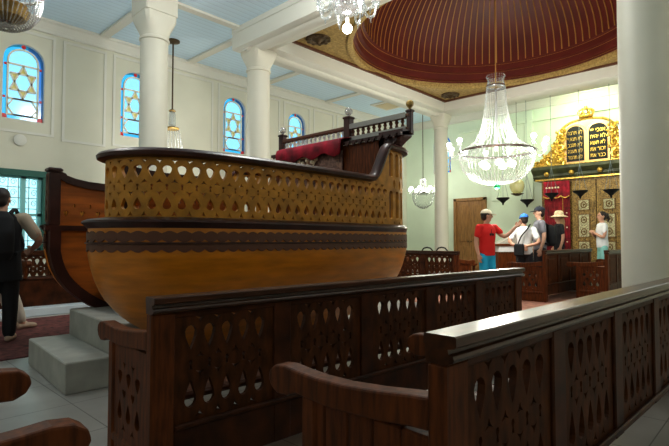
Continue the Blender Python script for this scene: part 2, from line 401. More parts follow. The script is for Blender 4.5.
for x, y in ((6.95, 7.05), (12.25, 7.05), (12.25, 1.9), (6.95, 1.9)):
    ro = MB().lathe([(.26, 0), (.25, -.03), (.16, -.05), (.13, -.02), (.07, -.05), (.03, -.11), (.01, -.12)], (0, 0, 0), 20)
    for k in range(10):
        a = 2 * pi * k / 10; ro.ball((.22 * cos(a), .22 * sin(a), -.03), .045, 8, .6)
    o = ro.build('ceiling_rosette', M['bronze'], None, (x, y, QZ), smooth=True)
    tag(o, 'dark bronze rosette in the %s corner of the gilded dome square' % ('near left' if x < 9 and y > 5 else 'far left' if y > 5 else 'far right' if x > 9 else 'near right'), 'ceiling rosette', 'bronze rosettes around the dome')

# columns
def column(x, y, r, label):
    t = thing('column', label, 'column', (x, y, 0), 0, 'white columns carrying the ceiling')
    n = 20
    MB().lathe([(r * 1.02, .25), (r, .6), (r * .97, 4.56)], n=28).build('shaft', M['white_p'], t, smooth=True)
    MB().bbox((-r * 1.3, -r * 1.3, 0), (r * 1.3, r * 1.3, .18)).lathe([(r * 1.2, .18), (r * 1.22, .22), (r * 1.05, .27)], n=28).build('base', M['white_p'], t, smooth=True)
    c = MB(); rs = []
    for z, h, sq in ((4.55, r * .97, 0), (4.565, r * 1.06, 0), (4.60, r * 1.06, 0), (4.615, r * .98, 0), (4.70, r * 1.02, .25), (4.80, r * 1.10, .7), (4.90, r * 1.18, 1), (4.99, r * 1.2, 1)):
        ring = []
        for k in range(32):
            a = 2 * pi * (k + .5) / 32; s = 1 / max(abs(cos(a)), abs(sin(a))); q = h * (1 + sq * (min(s, 1.32) - 1)); ring.append((q * cos(a), q * sin(a), z))
        rs.append(ring)
    c.rings(rs)
    if x < 5: c.bbox((-r * 1.22, -r * 1.22, 4.98), (r * 1.22, r * 1.22, ZC - .04), .02)
    c.build('capital', M['white_p'], t, smooth=True); return t
column(3.87, 7.95, .235, 'white round column with block capital, rising behind the rounded end of the pulpit')
column(6.06, 7.88, .235, 'white round column at the near left corner of the dome square')
column(13.05, 7.85, .21, 'white round column at the far left corner of the dome, beside the small chandelier')
column(6.06, 1.12, .27, 'big white round pillar at the right edge, beyond the front bench')

# stained glass windows
def clip_poly(poly, fn):
    out = []
    for i in range(len(poly)):
        a, b = poly[i], poly[(i + 1) % len(poly)]; fa, fb = fn(a), fn(b)
        if fa >= 0: out.append(a)
        if fa * fb < 0:
            t = fa / (fa - fb); out.append((a[0] + (b[0] - a[0]) * t, a[1] + (b[1] - a[1]) * t))
    return out
def stained(n, fmap, z0, z1):
    """u centred on 0; fmap(u,v,w) w<0 is into the room"""
    w = tag(bpy.data.objects.new('window_%d' % n, None), kind='structure'); COL.objects.link(w)
    hw = WHW; s = hw - .10
    out = arch(0, z0, z1, hw, 13); inn = arch(0, z0 + .10, z1 - .10, s, 13)
    def frame(po, pi_, name, m, w0, t):
        mb = MB(); k = len(po)
        vs = [fmap(u, v, w0) for u, v in po] + [fmap(u, v, w0) for u, v in pi_] + [fmap(u, v, w0 + t) for u, v in po] + [fmap(u, v, w0 + t) for u, v in pi_]
        fs = []
        for i in range(k):
            j = (i + 1) % k; fs += [(i, j, k + j, k + i), (2 * k + i, 3 * k + i, 3 * k + j, 2 * k + j), (i, 2 * k + i, 2 * k + j, j), (k + i, k + j, 3 * k + j, 3 * k + i)]
        return mb.add(vs, fs).build(name, m, w)
    e = lambda d, q: arch(0, z0 + d, z1 - d, hw - d, 13)
    frame(arch(0, z0 - .05, z1 + .06, hw + .05, 13), e(.01, 0), 'window_frame', M['white'], -.04, .07)
    frame(e(.085, 0), e(.115, 0), 'inner_frame', M['lead'], .02, .04)
    # border glass: left half cyan, right half darker
    k = 15
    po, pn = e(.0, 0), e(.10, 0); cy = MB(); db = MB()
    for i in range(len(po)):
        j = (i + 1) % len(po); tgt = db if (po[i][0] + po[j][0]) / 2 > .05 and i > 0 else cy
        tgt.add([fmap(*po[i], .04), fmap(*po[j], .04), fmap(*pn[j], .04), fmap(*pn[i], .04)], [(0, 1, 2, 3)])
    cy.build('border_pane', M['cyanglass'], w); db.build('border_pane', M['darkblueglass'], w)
    MB().add([fmap(u, v, .045) for u, v in pn], [tuple(range(len(pn)))]).build('pane', M['blueglass'], w)
    # star
    c = (z0 + z1) / 2 + .0; Rr = s * .98; tr = MB(); yl = MB()
    up = [(Rr * sin(2 * pi * k / 3), c + Rr * 1.28 * cos(2 * pi * k / 3)) for k in range(3)]
    dn = [(Rr * sin(2 * pi * k / 3), c - Rr * 1.28 * cos(2 * pi * k / 3)) for k in range(3)]
    def bar(a, b, hh=.016):
        dx, dy = b[0] - a[0], b[1] - a[1]; l = math.hypot(dx, dy); nx, ny = -dy / l * hh, dx / l * hh
        tr.prism([(a[0] + nx, a[1] + ny), (b[0] + nx, b[1] + ny), (b[0] - nx, b[1] - ny), (a[0] - nx, a[1] - ny)], lambda u, v, q: fmap(u, v, .02 + q), .03)
    for t in (up, dn):
        for i in range(3): bar(t[i], t[(i + 1) % 3])
    for z in (c + Rr * 1.34, c - Rr * 1.34): bar((-s, z), (s, z))
    zb = c - Rr * 1.34; zt = z0 + .10
    hexa = [(-s, (zb + zt) / 2), (-s * .6, zb), (s * .6, zb), (s, (zb + zt) / 2), (s * .6, zt), (-s * .6, zt)]
    for i in range(6): bar(hexa[i], hexa[(i + 1) % 6], .012)
    tr.build('tracery', M['lead'], w)
    for t, o in ((up, dn), (dn, up)):
        for i in range(3):
            a = t[i]; b = [a[0] + (t[(i + 1) % 3][0] - a[0]) / 3, a[1] + (t[(i + 1) % 3][1] - a[1]) / 3]; d = [a[0] + (t[(i + 2) % 3][0] - a[0]) / 3, a[1] + (t[(i + 2) % 3][1] - a[1]) / 3]
            yl.add([fmap(*a, .035), fmap(*b, .035), fmap(*d, .035)], [(0, 1, 2)])
    yl.build('star_pane', M['yellowglass'], w)
    rd = MB()
    for (u, v, q) in ((-hw + .05, z0 + .05, .055), (hw - .05, z0 + .05, .055), (0, z1 - .045, .04), (-hw + .05, z0 + .42, .026), (hw - .05, z0 + .42, .026), (-hw + .06, z1 - .42, .026), (hw - .06, z1 - .42, .026)):
        rd.add([fmap(u + q * cos(2 * pi * i / 8 + .39), v + q * sin(2 * pi * i / 8 + .39), .03) for i in range(8)], [tuple(range(8))])
    rd.build('red_pane', M['redglass'], w)
    return w
for i, c in enumerate(WX): stained(i + 1, (lambda c: lambda u, v, w: (c + u, Y1 + .05 + w, v))(c), WZ0, WZ1)
stained(8, lambda u, v, w: (X1 + .05 + w, AWY - u, v), WZ0 + .1, WZ1 - .02)
# low casement window with iron grille
w9 = tag(bpy.data.objects.new('window_9', None), kind='structure'); COL.objects.link(w9)
fr = MB()
for a, b in (((LWX0, LWZ0), (LWX0 + .07, LWZ1)), ((LWX1 - .07, LWZ0), (LWX1, LWZ1)), ((LWX0, LWZ0), (LWX1, LWZ0 + .07)), ((LWX0, LWZ1 - .05), (LWX1, LWZ1)), ((2.55, LWZ0), (2.63, LWZ1)), ((1.98, LWZ0), (2.04, LWZ1)), ((LWX0, 1.60), (LWX1, 1.65))):
    fr.box((a[0], Y1 + .02, a[1]), (b[0], Y1 + .10, b[1]))
fr.build('window_frame', M['aqua'], w9)
MB().bbox((LWX0 - .1, Y1 - .08, LWZ1 - .02), (LWX1 + .1, Y1 + .02, LWZ1 + .10)).bbox((LWX1 - .01, Y1 - .06, LWZ0), (LWX1 + .07, Y1 + .02, LWZ1 + .02)).build('lintel', M['teal_dark'], w9)
MB().box((LWX0, Y1 + .06, LWZ0), (LWX1, Y1 + .064, LWZ1)).build('pane', M['clear'], w9)
ir = MB()
for k in range(1, 9):
    x = LWX0 + (LWX1 - LWX0) * k / 9; ir.tube([(x, Y1 + .2, LWZ0), (x, Y1 + .2, LWZ1)], .008, 5)
for k in range(1, 7):
    z = LWZ0 + (LWZ1 - LWZ0) * k / 7; ir.tube([(LWX0, Y1 + .2, z), (LWX1, Y1 + .2, z)], .007, 5)
for k in range(9):
    for j in range(4, 7):
        x = LWX0 + (LWX1 - LWX0) * (k + .5) / 9; z = LWZ0 + (LWZ1 - LWZ0) * (j + .5) / 7
        ir.tube([(x + .055 * cos(a) * (1 - a / 12), Y1 + .2, z + .07 * sin(a) * (1 - a / 12)) for a in [q * .6 for q in range(15)]], .005, 4)
ir.build('grille', M['iron'], w9)
# door in far wall
d1 = tag(bpy.data.objects.new('door_1', None), kind='structure'); COL.objects.link(d1)
DY0, DY1, DZ = 7.32, 8.50, 2.56
MB().bbox((14.9, DY0 - .0, 0), (15, DY0 + .1, DZ)).bbox((14.9, DY1 - .1, 0), (15, DY1, DZ)).bbox((14.9, DY0, DZ - .1), (15, DY1, DZ)).build('door_frame', M['door'], d1)
for y0, y1 in ((DY0 + .1, 7.905), (7.915, DY1 - .1)):
    lf = MB().box((14.95, y0, .02), (14.99, y1, DZ - .1))
    for z0, z1 in ((.2, .95), (1.1, DZ - .25)): lf.bbox((14.93, y0 + .09, z0), (14.96, y1 - .09, z1), .015)
    l = lf.build('door_leaf', M['door'], d1)
    MB().ball((14.915, y0 + .05 if y0 > 7.9 else y1 - .05, 1.1), .025, 10).build('handle', M['bronze'], l)
# white stone platform by the left wall, carpets
struct('trim_5', MB().bbox((X0, 8.32, 0), (8.0, Y1, .12), .01), M['plinth'])
struct('trim_6', MB().bbox((11.9, 2.9, 0), (15, 7.2, .14), .01), M['step'])
tag(MB().bbox((-1.2, 5.5, 0), (3.4, 8.1, .012), .004).build('carpet', M['carpet']), 'dark red patterned carpet on the floor beside the grey steps', 'carpet')
tag(MB().bbox((7.6, 1.4, 0), (11.5, 7.4, .01), .004).build('carpet', M['carpet2']), 'faded red carpet under the distant benches before the ark', 'carpet')
# ceiling ac cassette, wall sensor
t = thing('ceiling_cassette', 'square beige grille set flat in the blue ceiling', 'air conditioner', (12.2, 9.2, ZC))
MB().bbox((-.42, -.42, -.04), (.42, .42, 0)).build('frame', M['white'], t)
g = MB()
for k in range(9): g.box((-.3, -.3 + k * .07, -.055), (.3, -.26 + k * .07, -.038))
g.build('grille', M['ac'], t)
tag(MB().lathe([(.11, 0), (.11, .03), (.07, .05), (.02, .055)], n=20).build('wall_sensor', M['white'], None, (2.51, Y1, 3.02), (pi / 2, 0, 0), smooth=True), 'small round white disc on the wall below the leftmost window', 'wall fixture')

# ------------------------------------------------------------------ benches
ARM = [(.05, .747), (.12, .740), (.24, .724), (.36, .712), (.46, .709), (.54, .714), (.59, .719), (.63, .713), (.655, .694), (.662, .664), (.648, .634), (.618, .616), (.575, .620), (.54, .638), (.50, .634), (.40, .628), (.24, .640), (.12, .655), (.05, .66)]
ARM = [(y if y < .3 else .3 + (y - .3) * 1.2, z) for y, z in ARM]
def bench(label, loc, rz, L, npan, arms, cols=5, top=.90, bottom=.10, name='bench', cat='bench', group='carved wooden benches', seat_front=False, light=False, endlat=True, ends=(0, 1), holes=True):
    t = thing(name, label, cat, loc, rz, group)
    TH = .055; st = .11
    # back frame: stiles + rails
    fr = MB(); pw = (L - st) / npan
    for k in range(npan + 1):
        x = k * pw
        if 0 < k < npan: fr.bbox((x, 0, bottom), (x + st, TH, top - .075), .006)
        else: MB().bbox((x, -.002, 0), (x + st, TH, top - .075), .006).build('post', M['bench_end'], t)  # redder than the frame: warm light on the end face put into the colour
    fr.bbox((st, .004, top - .10), (L - st, TH - .004, top - .074), .004); fr.bbox((st, .004, bottom), (L - st, TH - .004, .315), .004)
    fr.bbox((st, -.012, .30), (L - st, .01, .325), .006)
    fr.build('back_frame', M['bench'], t)
    for k in range(npan):
        x0, x1 = k * pw + st, (k + 1) * pw; mb = MB()
        if holes:
            w = .035
            fz = XZ(.014)
            mb.rect(fz, x0, .31, x0 + w, top - .09, .024); mb.rect(fz, x1 - w, .31, x1, top - .09, .024)
            lattice(mb, fz, x0 + w, x1 - w, .33, top - .10, cols, .024, BROWS); mb.rect(fz, x0 + w, .31, x1 - w, .33, .024); mb.rect(fz, x0 + w, top - .10, x1 - w, top - .09, .024)
        else:
            mb.bbox((x0, .014, .31), (x1, .036, top - .09), .004); mb.bbox((x0 + .06, .004, .37), (x1 - .06, .03, top - .16), .012)
        mb.build('lattice_panel' if holes else 'back_panel', M['lattice'], t)
    # moulded top rail
    tr = MB().prism([(-.032, top - .026), (-.032, top - .004), (-.028, top), (.060, top), (.064, top - .004), (.064, top - .026), (.060, top - .03), (.058, top - .075), (-.004, top - .075), (-.012, top - .070), (-.022, top - .066), (-.026, top - .058), (-.022, top - .050), (-.010, top - .046), (-.008, top - .034), (-.028, top - .030)], lambda u, v, w: (.0 + w, u, v), L + .006)
    tr.build('top_rail', M['bench_rail'], t)
    # seat
    MB().bbox((.03, TH, .405), (L - .03, .52, .44), .012).build('seat', M['bench'], t)
    if seat_front: MB().bbox((.03, .48, .0), (L - .03, .51, .405), .01).build('seat_front', M['bench'], t)
    for k, xa in enumerate(arms):
        x0 = min(max(xa, 0), L - .07)
        mb = MB(); fy = YZ(x0 + .015)
        full = k in (0, len(arms) - 1)
        if full:
            if endlat:
                mb.rect(fy, TH, .0, .55, .18, .04); mb.rect(fy, TH, .18, .13, .64, .04); mb.rect(fy, .47, .18, .55, .64, .04); mb.rect(fy, .13, .56, .47, .64, .04)
                lattice(mb, fy, .13, .47, .22, .56, 3, .04, [(0, .13, 1, 'tri', .22, .4), (.13, .45, 0, 'up', .26, .43), (.45, .62, 1, 'heart', .2, .4), (.62, .87, 0, 'down', .26, .43), (.87, 1, 1, 'trid', .2, .4)])
                mb.rect(fy, .13, .18, .47, .22, .04)
            else:
                for q in range(5): mb.bbox((x0 + .015, TH + q * .1, 0), (x0 + .055, TH + q * .1 + .099, .64), .006)
            mb.bbox((x0 + .005, TH, .14), (x0 + .065, .56, .19), .01); mb.bbox((x0 + .004, .49, 0), (x0 + .066, .56, .64), .01)
        else:
            mb.prism([(TH, .44), (.10, .44), (.12, .56), (.22, .60), (.42, .60), (.49, .56), (.51, .44), (.56, .44), (.58, .64), (TH, .64)], YZ(x0 + .015), .04)
        mb.build('end_panel' if full else 'arm_support', M['bench_end'], t)
        a = MB().prism(ARM, YZ(x0), .07); bmx = a.build('armrest', M['bench_end'], t)
        bv = bmx.modifiers.new('bevel', 'BEVEL'); bv.width = .008; bv.segments = 2; bv.limit_method = 'ANGLE'
    return t
T4 = R(-4)
bench('long dark carved bench with five panels standing just before the boat-shaped pulpit', (.99, 2.03, 0), T4, 3.36, 5, [0, 3.29])
bench('nearest dark carved bench at lower right, shiny top rail running off the right edge', (1.075, .64, 0), R(-2.3), 3.46, 5, [0, .80, 3.39], top=.912, bottom=.275, endlat=False)
bench('bench at the left edge of which only two rounded armrests show', (-.225, 2.0, 0), R(-93.5), 1.55, 2, [0, .64, 1.48], endlat=False)
bench('dark wooden wall bench on the white platform under the bright window', (4.6, 9.12, .12), pi, 5.0, 8, [0, 2.4, 4.93], cols=4, top=.86, seat_front=True)
bench('dark bench back with heart cutouts just right of the pulpit, before the brown door', (9.0, 6.75, .01), -pi / 2, 1.72, 2, [0, 1.65], cols=5, top=.91)
bench('distant bench farther back whose brown top just shows left of the two black hoops', (10.4, 9.05, 0), -pi / 2, 1.62, 2, [0, 1.48], cols=4, top=.96, holes=False)
bench('distant bench with hearts cut in its end panel, in front of the visitors', (9.12, 3.33, .01), 0, 2.74, 4, [0, 2.67], top=.95, bottom=.12, holes=False)
bench('distant bench end with curved armrest nearest the big white pillar', (9.98, 2.52, .01), 0, 2.0, 3, [0, 1.93], top=.95, bottom=.12, holes=False)
# low bench by the guide
t = thing('footstool', 'low brown wooden stool on the floor left of the guide in red', 'stool', (10.3, 5.9, .01), R(-90))
MB().bbox((-.55, -.16, .55), (.55, .16, .60)).build('seat', M['bench_end'], t)
for x in (-.48, .48):
    for y in (-.11, .11): MB().bbox((x - .025, y - .025, 0), (x + .025, y + .025, .55)).build('leg', M['bench_end'], t)
# two black hoop-back chairs
def hoop_chair(loc, label):
    t = thing('hoop_chair', label, 'chair', loc, R(-90), 'black hoop-backed chairs')
    MB().lathe([(.19, .43), (.2, .445), (.19, .46)], n=20).build('seat', M['blackmetal'], t, smooth=True)
    MB().tube([(-.17, -.14, .44), (-.19, -.18, .7), (-.17, -.2, .86), (-.09, -.21, .95), (0, -.21, .97), (.09, -.21, .95), (.17, -.2, .86), (.19, -.18, .7), (.17, -.14, .44)], .016, 8).build('backrest', M['blackmetal'], t, smooth=True)
    for x in (-.14, .14):
        for y in (-.14, .14): MB().tube([(x, y, .44), (x * 1.25, y * 1.25, 0)], .012, 6).build('leg', M['blackmetal'], t)
hoop_chair((9.75, 6.12, .012), 'black hoop-backed chair behind the heart-cut bench, left of its twin')
hoop_chair((10.15, 5.98, .012), 'black hoop-backed chair behind the heart-cut bench, right of its twin')

# ------------------------------------------------------------------ boat-shaped bimah
YM = 4.53
TAIL = [(2.3, 3.13), (3.0, 3.11), (3.7, 3.12), (4.2, 3.135), (4.46, 3.19), (4.63, 3.33), (4.71, 3.62), (4.74, 4.1), (4.745, YM)]
PATHS = (catmull([(1.58, 3.90), (1.475, 3.80), (1.445, 3.66), (1.49, 3.48), (1.63, 3.30), (1.88, 3.18)] + TAIL, 10),
         catmull([(1.575, 3.90), (1.60, 3.78), (1.66, 3.60), (1.77, 3.42), (1.95, 3.26), (2.1, 3.18)] + TAIL, 10))
path, cum, LEN = None, None, 0
def use_path(q):
    global path, cum, LEN, PT, S_A, S_B
    path = PATHS[q]; cum = [0]
    for a, b in zip(path, path[1:]): cum.append(cum[-1] + (b - a).length)
    LEN = cum[-1]; PT = [pos(LEN * k / 120) for k in range(121)]; S_A, S_B = s_at(3.80), s_at(4.10)
def pos(s):
    s = min(max(s, 0), LEN - 1e-6); lo = 0
    while cum[lo + 1] < s: lo += 1
    t = (s - cum[lo]) / (cum[lo + 1] - cum[lo]); p = path[lo].lerp(path[lo + 1], t)
    i = max(lo - 1, 0); j = min(lo + 2, len(path) - 1); d = (path[j] - path[i]).normalized()
    return p, Vector((d.y, -d.x))         # point, outward normal
def s_at(x):      # arc length on the long side where X reaches x
    for k in range(len(path)):
        if path[k].x >= x and path[k].y < 3.3 and cum[k] > .8: return cum[k]
def osc(p):
    x = p.x
    if x < 1.7: return 1.32
    if x < 2.6: return 1.32 - .32 * (x - 1.7) / .9
    if x < 4.0: return 1.0
    return max(.45, 1 - .55 * (x - 4.0) / .5)
def railz(s):
    if s <= S_A: return 1.80
    if s >= S_B: return 2.17
    t = (s - S_A) / (S_B - S_A); t = t * t * (3 - 2 * t); return 1.80 + .37 * t
HPN = [(1.04, 0), (.95, .025), (.86, .06), (.77, .11), (.70, .165), (.63, .24), (.56, .33), (.50, .43), (.44, .545), (.38, .67), (.30, .84), (.22, 1.0)]
def keel(p): return Vector((min(max(p.x, 2.12), 4.05), 3.78))
HP = [(1.04, 0), (.95, .03), (.86, .075), (.77, .15), (.70, .235), (.63, .345), (.56, .485), (.50, .63), (.44, .80), (.38, 1.0)]
bim = thing('bimah', 'boat-shaped wooden pulpit with honey-coloured hull and pierced fretwork sides', 'pulpit', (0, 0, 0))
def half(mir):
    my = (lambda y: 2 * YM - y) if mir else (lambda y: y)
    F = lambda x, y, z: (x, my(y), z)
    fl = lambda s, z, w: (lambda q: F(q[0].x - q[1].x * w, q[0].y - q[1].y * w, z))(pos(s))
    # hull
    h = MB(); rows = []
    for z, t in [(1.24, 0), (1.10, 0)] + (HP if mir else HPN):
        r = []
        for p, n in PT:
            q = p + n * .085 * osc(p); q = q.lerp(keel(p), t); r.append(F(q.x, q.y, z))
        rows.append(r)
    h.rings(rows, cap=False, close=False); h.build('hull', M['hull'], bim, smooth='all')
    # shoulder rail and shelf
    def sweep(prof, name, m, s0=0, s1=None, n=120, zf=None, sm=True):
        mb = MB(); rs = []; s1 = s1 or LEN
        for k in range(n + 1):
            s = s0 + (s1 - s0) * k / n; p, nn = pos(s); zz = zf(s) if zf else 0
            k_ = osc(p); rs.append([F(p.x + nn.x * a * k_, p.y + nn.y * a * k_, zz + b) for a, b in prof])
        mb.rings(rs); return mb.build(name, m, bim, smooth=sm)
    sweep([(-.04, 1.30), (.02, 1.315), (.085, 1.305), (.115, 1.29), (.12, 1.275), (.105, 1.26), (.09, 1.235), (-.04, 1.235)], 'shoulder_rail', M['bimah_dark'])
    # scalloped bands
    def scallop(z0, z1, lo, hi, name):
        mb = MB(); n = 640; rs = []
        for k in range(n + 1):
            s = LEN * k / n; p, nn = pos(s); w = abs(sin(pi * s / .085)); a = z0 - (.022 * w if lo else 0); b = z1 + (.018 * w if hi else 0)
            k_ = .085 * osc(p); rs.append([F(p.x + nn.x * o, p.y + nn.y * o, z) for o, z in ((k_ - .005, a), (k_ + .008, a), (k_ + .008, b), (k_ - .005, b))])
        mb.rings(rs); mb.build(name, M['bimah_band'], bim)
    scallop(1.155, 1.195, 1, 1, 'scalloped_band'); scallop(1.085, 1.118, 1, 0, 'scalloped_band')
    sweep([(.08, 1.118), (.10, 1.122), (.10, 1.132), (.08, 1.136)], 'bead_moulding', M['bimah_dark'])
    # pierced fretwork
    S_C = S_B + .01; S_E = LEN
    lt = MB(); n = int(round(S_C / .104))
    lattice(lt, fl, 0, S_C, 1.315, 1.735, n, .03)
    for k in range(40):
        a, b = S_C * k / 40, S_C * (k + 1) / 40; za, zb = railz(a) - .03, railz(b) - .03
        lt.prism([(a, 1.735), (b, 1.735), (b, zb), (a, za)], fl, .03)
    n2 = int((S_E - S_C) / .125); p2 = (S_E - S_C) / n2
    lattice(lt, fl, S_C, S_E, 1.315, 2.15, n2, .03, [(0, .06, 1, 'tri', .2, .35), (.06, .45, 0, 'slot', .27, .46), (.45, .60, 1, 'leaf', .22, .44), (.60, .94, 0, 'slot', .27, .46), (.94, 1, 1, 'trid', .2, .35)])
    lt.build('fretwork_panel', M['bimah_lat'], bim)
    # hand rail following the S-curve
    mb = MB(); rs = []; n = 170
    for k in range(n + 1):
        s = LEN * k / n; p, nn = pos(s); e = .02; sl = (railz(min(s + e, LEN)) - railz(max(s - e, 0))) / (2 * e); cz = 1 / math.sqrt(1 + sl * sl); q, _ = pos(min(s + .01, LEN)); d = (q - p); d = d.normalized() if d.length > 1e-6 else Vector((0, 1))
        ring = []
        for a, b in ((-.06, -.045), (-.065, -.02), (-.05, .0), (-.02, .01), (.02, .01), (.05, 0), (.066, -.02), (.06, -.045), (.04, -.055), (-.04, -.055)):
            off = -sl * cz * b; ring.append(F(p.x + nn.x * a + d.x * off, p.y + nn.y * a + d.y * off, railz(s) + b * cz))
        rs.append(ring)
    mb.rings(rs); mb.build('hand_rail', M['bimah_dark'], bim, smooth=True)
    # entrance flank: flat face, post, curved rail, rib
    yg = 3.90; FY = lambda u, v, w: F(u, yg + w, v)
    XR = 2.75
    prof = [(1.50, 1.26)] + [(1.50 + (2.12 - 1.50) * t, z) for z, t in HP]
    top = [(1.56, 1.79), (1.62, 1.755), (1.70, 1.73), (1.82, 1.71), (2.0, 1.70), (XR, 1.70)]
    g = MB()
    g.prism(prof + [(XR, .38), (XR, 1.26)], FY, .03)
    rr = [(0, .30, 0, 'key', .001, .001), (.30, .58, 0, 'heart', .16, .30), (.58, 1.0, 1, 'tri', .001, .001)]
    g.prism([(1.55, 1.55)] + [(u, v) for u, v in top[::-1]], FY, .03) if False else None
    g.prism([(1.55, 1.52), (XR, 1.52), (XR, 1.68)] + [(u, v - .02) for u, v in top[::-1][1:]], FY, .03)
    lattice(g, FY, 1.55, XR, 1.28, 1.52, 8, .03, [(0, .35, 0, 'tri', .02, .05), (.35, .7, 0, 'heart', .16, .36), (.7, 1, 1, 'leaf', .08, .3)])
    g.build('entrance_panel', M['bimah_in'], bim)
    rs = []
    for (u, v), k in zip(prof, range(len(prof))):
        a = prof[max(k - 1, 0)]; b = prof[min(k + 1, len(prof) - 1)]; dx, dz = b[0] - a[0], b[1] - a[1]; l = math.hypot(dx, dz); nx, nz = dz / l, -dx / l
        if nx > 0: nx, nz = -nx, -nz
        rs.append([F(u + nx * .02, yg - .03, v + nz * .02), F(u - nx * .07, yg - .03, v - nz * .07), F(u - nx * .07, yg + .07, v - nz * .07), F(u + nx * .02, yg + .07, v + nz * .02)]) if False else \
        rs.append([F(u + nx * .02, yg + .07, v + nz * .02), F(u - nx * .075, yg + .07, v - nz * .075), F(u - nx * .075, yg - .04, v - nz * .075), F(u + nx * .02, yg - .04, v + nz * .02)])
    MB().rings(rs).build('stem_rib', M['bimah_dark'], bim, smooth=True)
    MB().rings([[F(u, yg - .03, v - .05), F(u, yg + .06, v - .05), F(u, yg + .06, v + .02), F(u, yg - .03, v + .02)] for u, v in top]).build('entrance_rail', M['bimah_dark'], bim, smooth=True)
    MB().rings([[F(u, yg, 1.24), F(u, yg + .06, 1.24), F(u, yg + .06, 1.29), F(u, yg, 1.29)] for u in (1.44, XR)]).build('waist_rail', M['bimah_dark'], bim)
    dxp = 0 if mir else .14
    ps = MB().bbox(F(1.47 + dxp, yg - .04, 1.29), F(1.57 + dxp, yg + .06, 1.80)).bbox(F(1.455 + dxp, yg - .055, 1.80), F(1.585 + dxp, yg + .075, 1.84 if mir else 1.81), .012)
    ps.build('newel_post', M['bimah_dark'], bim)
    pp = MB(); lattice(pp, lambda u, v, w: F(1.468 + dxp - w, u, v), yg - .03, yg + .05, 1.32, 1.78, 1, .006, [(0, .3, 0, 'up', .3, .4), (.3, .5, 0, 'diamond', .3, .4), (.5, .7, 0, 'leaf', .3, .4), (.7, 1, 0, 'down', .3, .4)])
    pp.build('post_carving', M['bimah_band'], bim)
use_path(0); half(False); use_path(1); half(True); use_path(0)
MB().bbox((2.12, 3.78, 0), (4.05, 5.28, .40)).build('plinth', M['bimah_dark'], bim)
MB().bbox((1.95, 3.94, .58), (4.5, 5.12, .70)).bbox((2.76, 3.3, .58), (4.5, 5.76, .699)).build('deck', M['bimah_band'], bim)
# steps
tag(MB().bbox((0, 0, 0), (.345, 1.26, .235), .008).build('stone_step', M['step'], None, (1.262, 3.94, 0), (0, 0, R(-4))), 'lower grey stone step leading up to the pulpit', 'step')
tag(MB().bbox((.347, 0, 0), (.78, 1.29, .475), .008).build('stone_step', M['step'], None, (1.262, 3.94, 0), (0, 0, R(-4))), 'upper grey stone step against the pulpit hull', 'step')
# reading desk with balustrade on the bimah
dk = thing('reading_desk', 'dark wooden reading desk with balustraded crest on top of the pulpit', 'reading desk', (0, 0, 0))
b = MB()
b.box((4.44, 3.42, .70), (4.60, 4.1, 2.32)); b.box((4.46, 4.1, .70), (4.60, 5.38, 2.32)); b.build('cabinet', M['bench_end'], dk)
b = MB(); b.prism([(4.40, 2.32), (4.66, 2.36), (4.66, 2.41), (4.40, 2.36)], lambda u, v, w: (u, 3.16 + w, v), 2.26); b.build('desk_top', M['bimah_dark'], dk)
b = MB(); b.prism([(3.16, 2.40), (3.16, 2.33), (3.24, 2.28), (3.34, 2.2), (3.42, 2.06), (3.5, 2.0), (3.5, 2.40)], YZ(4.44), .18); b.build('bracket', M['bimah_dark'], dk)
cf = MB()
for k in range(22): cf.prism([(3.2 + k * .1, 2.35), (3.25 + k * .1, 2.29), (3.3 + k * .1, 2.35)], YZ(4.385), .02)
cf.build('scalloped_fringe', M['bimah_dark'], dk)
BX = 4.60
MB().bbox((BX - .035, 3.16, 2.40), (BX + .035, 5.4, 2.445)).build('lower_rail', M['silver'] if False else M['bimah_band'], dk)
MB().bbox((BX - .04, 3.16, 2.555), (BX + .04, 5.4, 2.60)).build('top_rail', M['bimah_band'], dk)
gm = mat('grey painted rail', (.30, .29, .26), .5)
MB().bbox((BX - .05, 3.20, 2.548), (BX - .041, 4.06, 2.612), .003).bbox((BX - .05, 3.20, 2.395), (BX - .036, 4.06, 2.452), .003).build('rail_face', gm, dk)
yy = 3.27
k = 0
while yy < 5.33:
    if abs(yy - 4.11) > .06:
        MB().lathe([(.012, 2.445), (.022, 2.47), (.012, 2.495), (.024, 2.52), (.012, 2.555)], (BX, yy, 0), 8).build('baluster', M['whitecloth'] if yy > 4.15 else M['bimah_band'], dk, smooth=True)
    yy += .085
for y, zt, hw in ((3.17, 2.64, .032), (4.11, 2.72, .05), (5.4, 2.68, .045)):
    p = MB().bbox((BX - hw, y - hw, 2.36), (BX + hw, y + hw, zt), .01).bbox((BX - hw - .01, y - hw - .01, zt - .03), (BX + hw + .01, y + hw + .01, zt + .002), .01).build('post', M['bimah_dark'], dk)
    MB().lathe([(.02, zt), (.015, zt + .02), (.03, zt + .035)], (BX, y, 0), 10).ball((BX, y, zt + .07), .036 + hw * .3, 14).build('finial', M['gold_flat'] if y < 3.5 else M['crystal_d'], p, smooth='all')
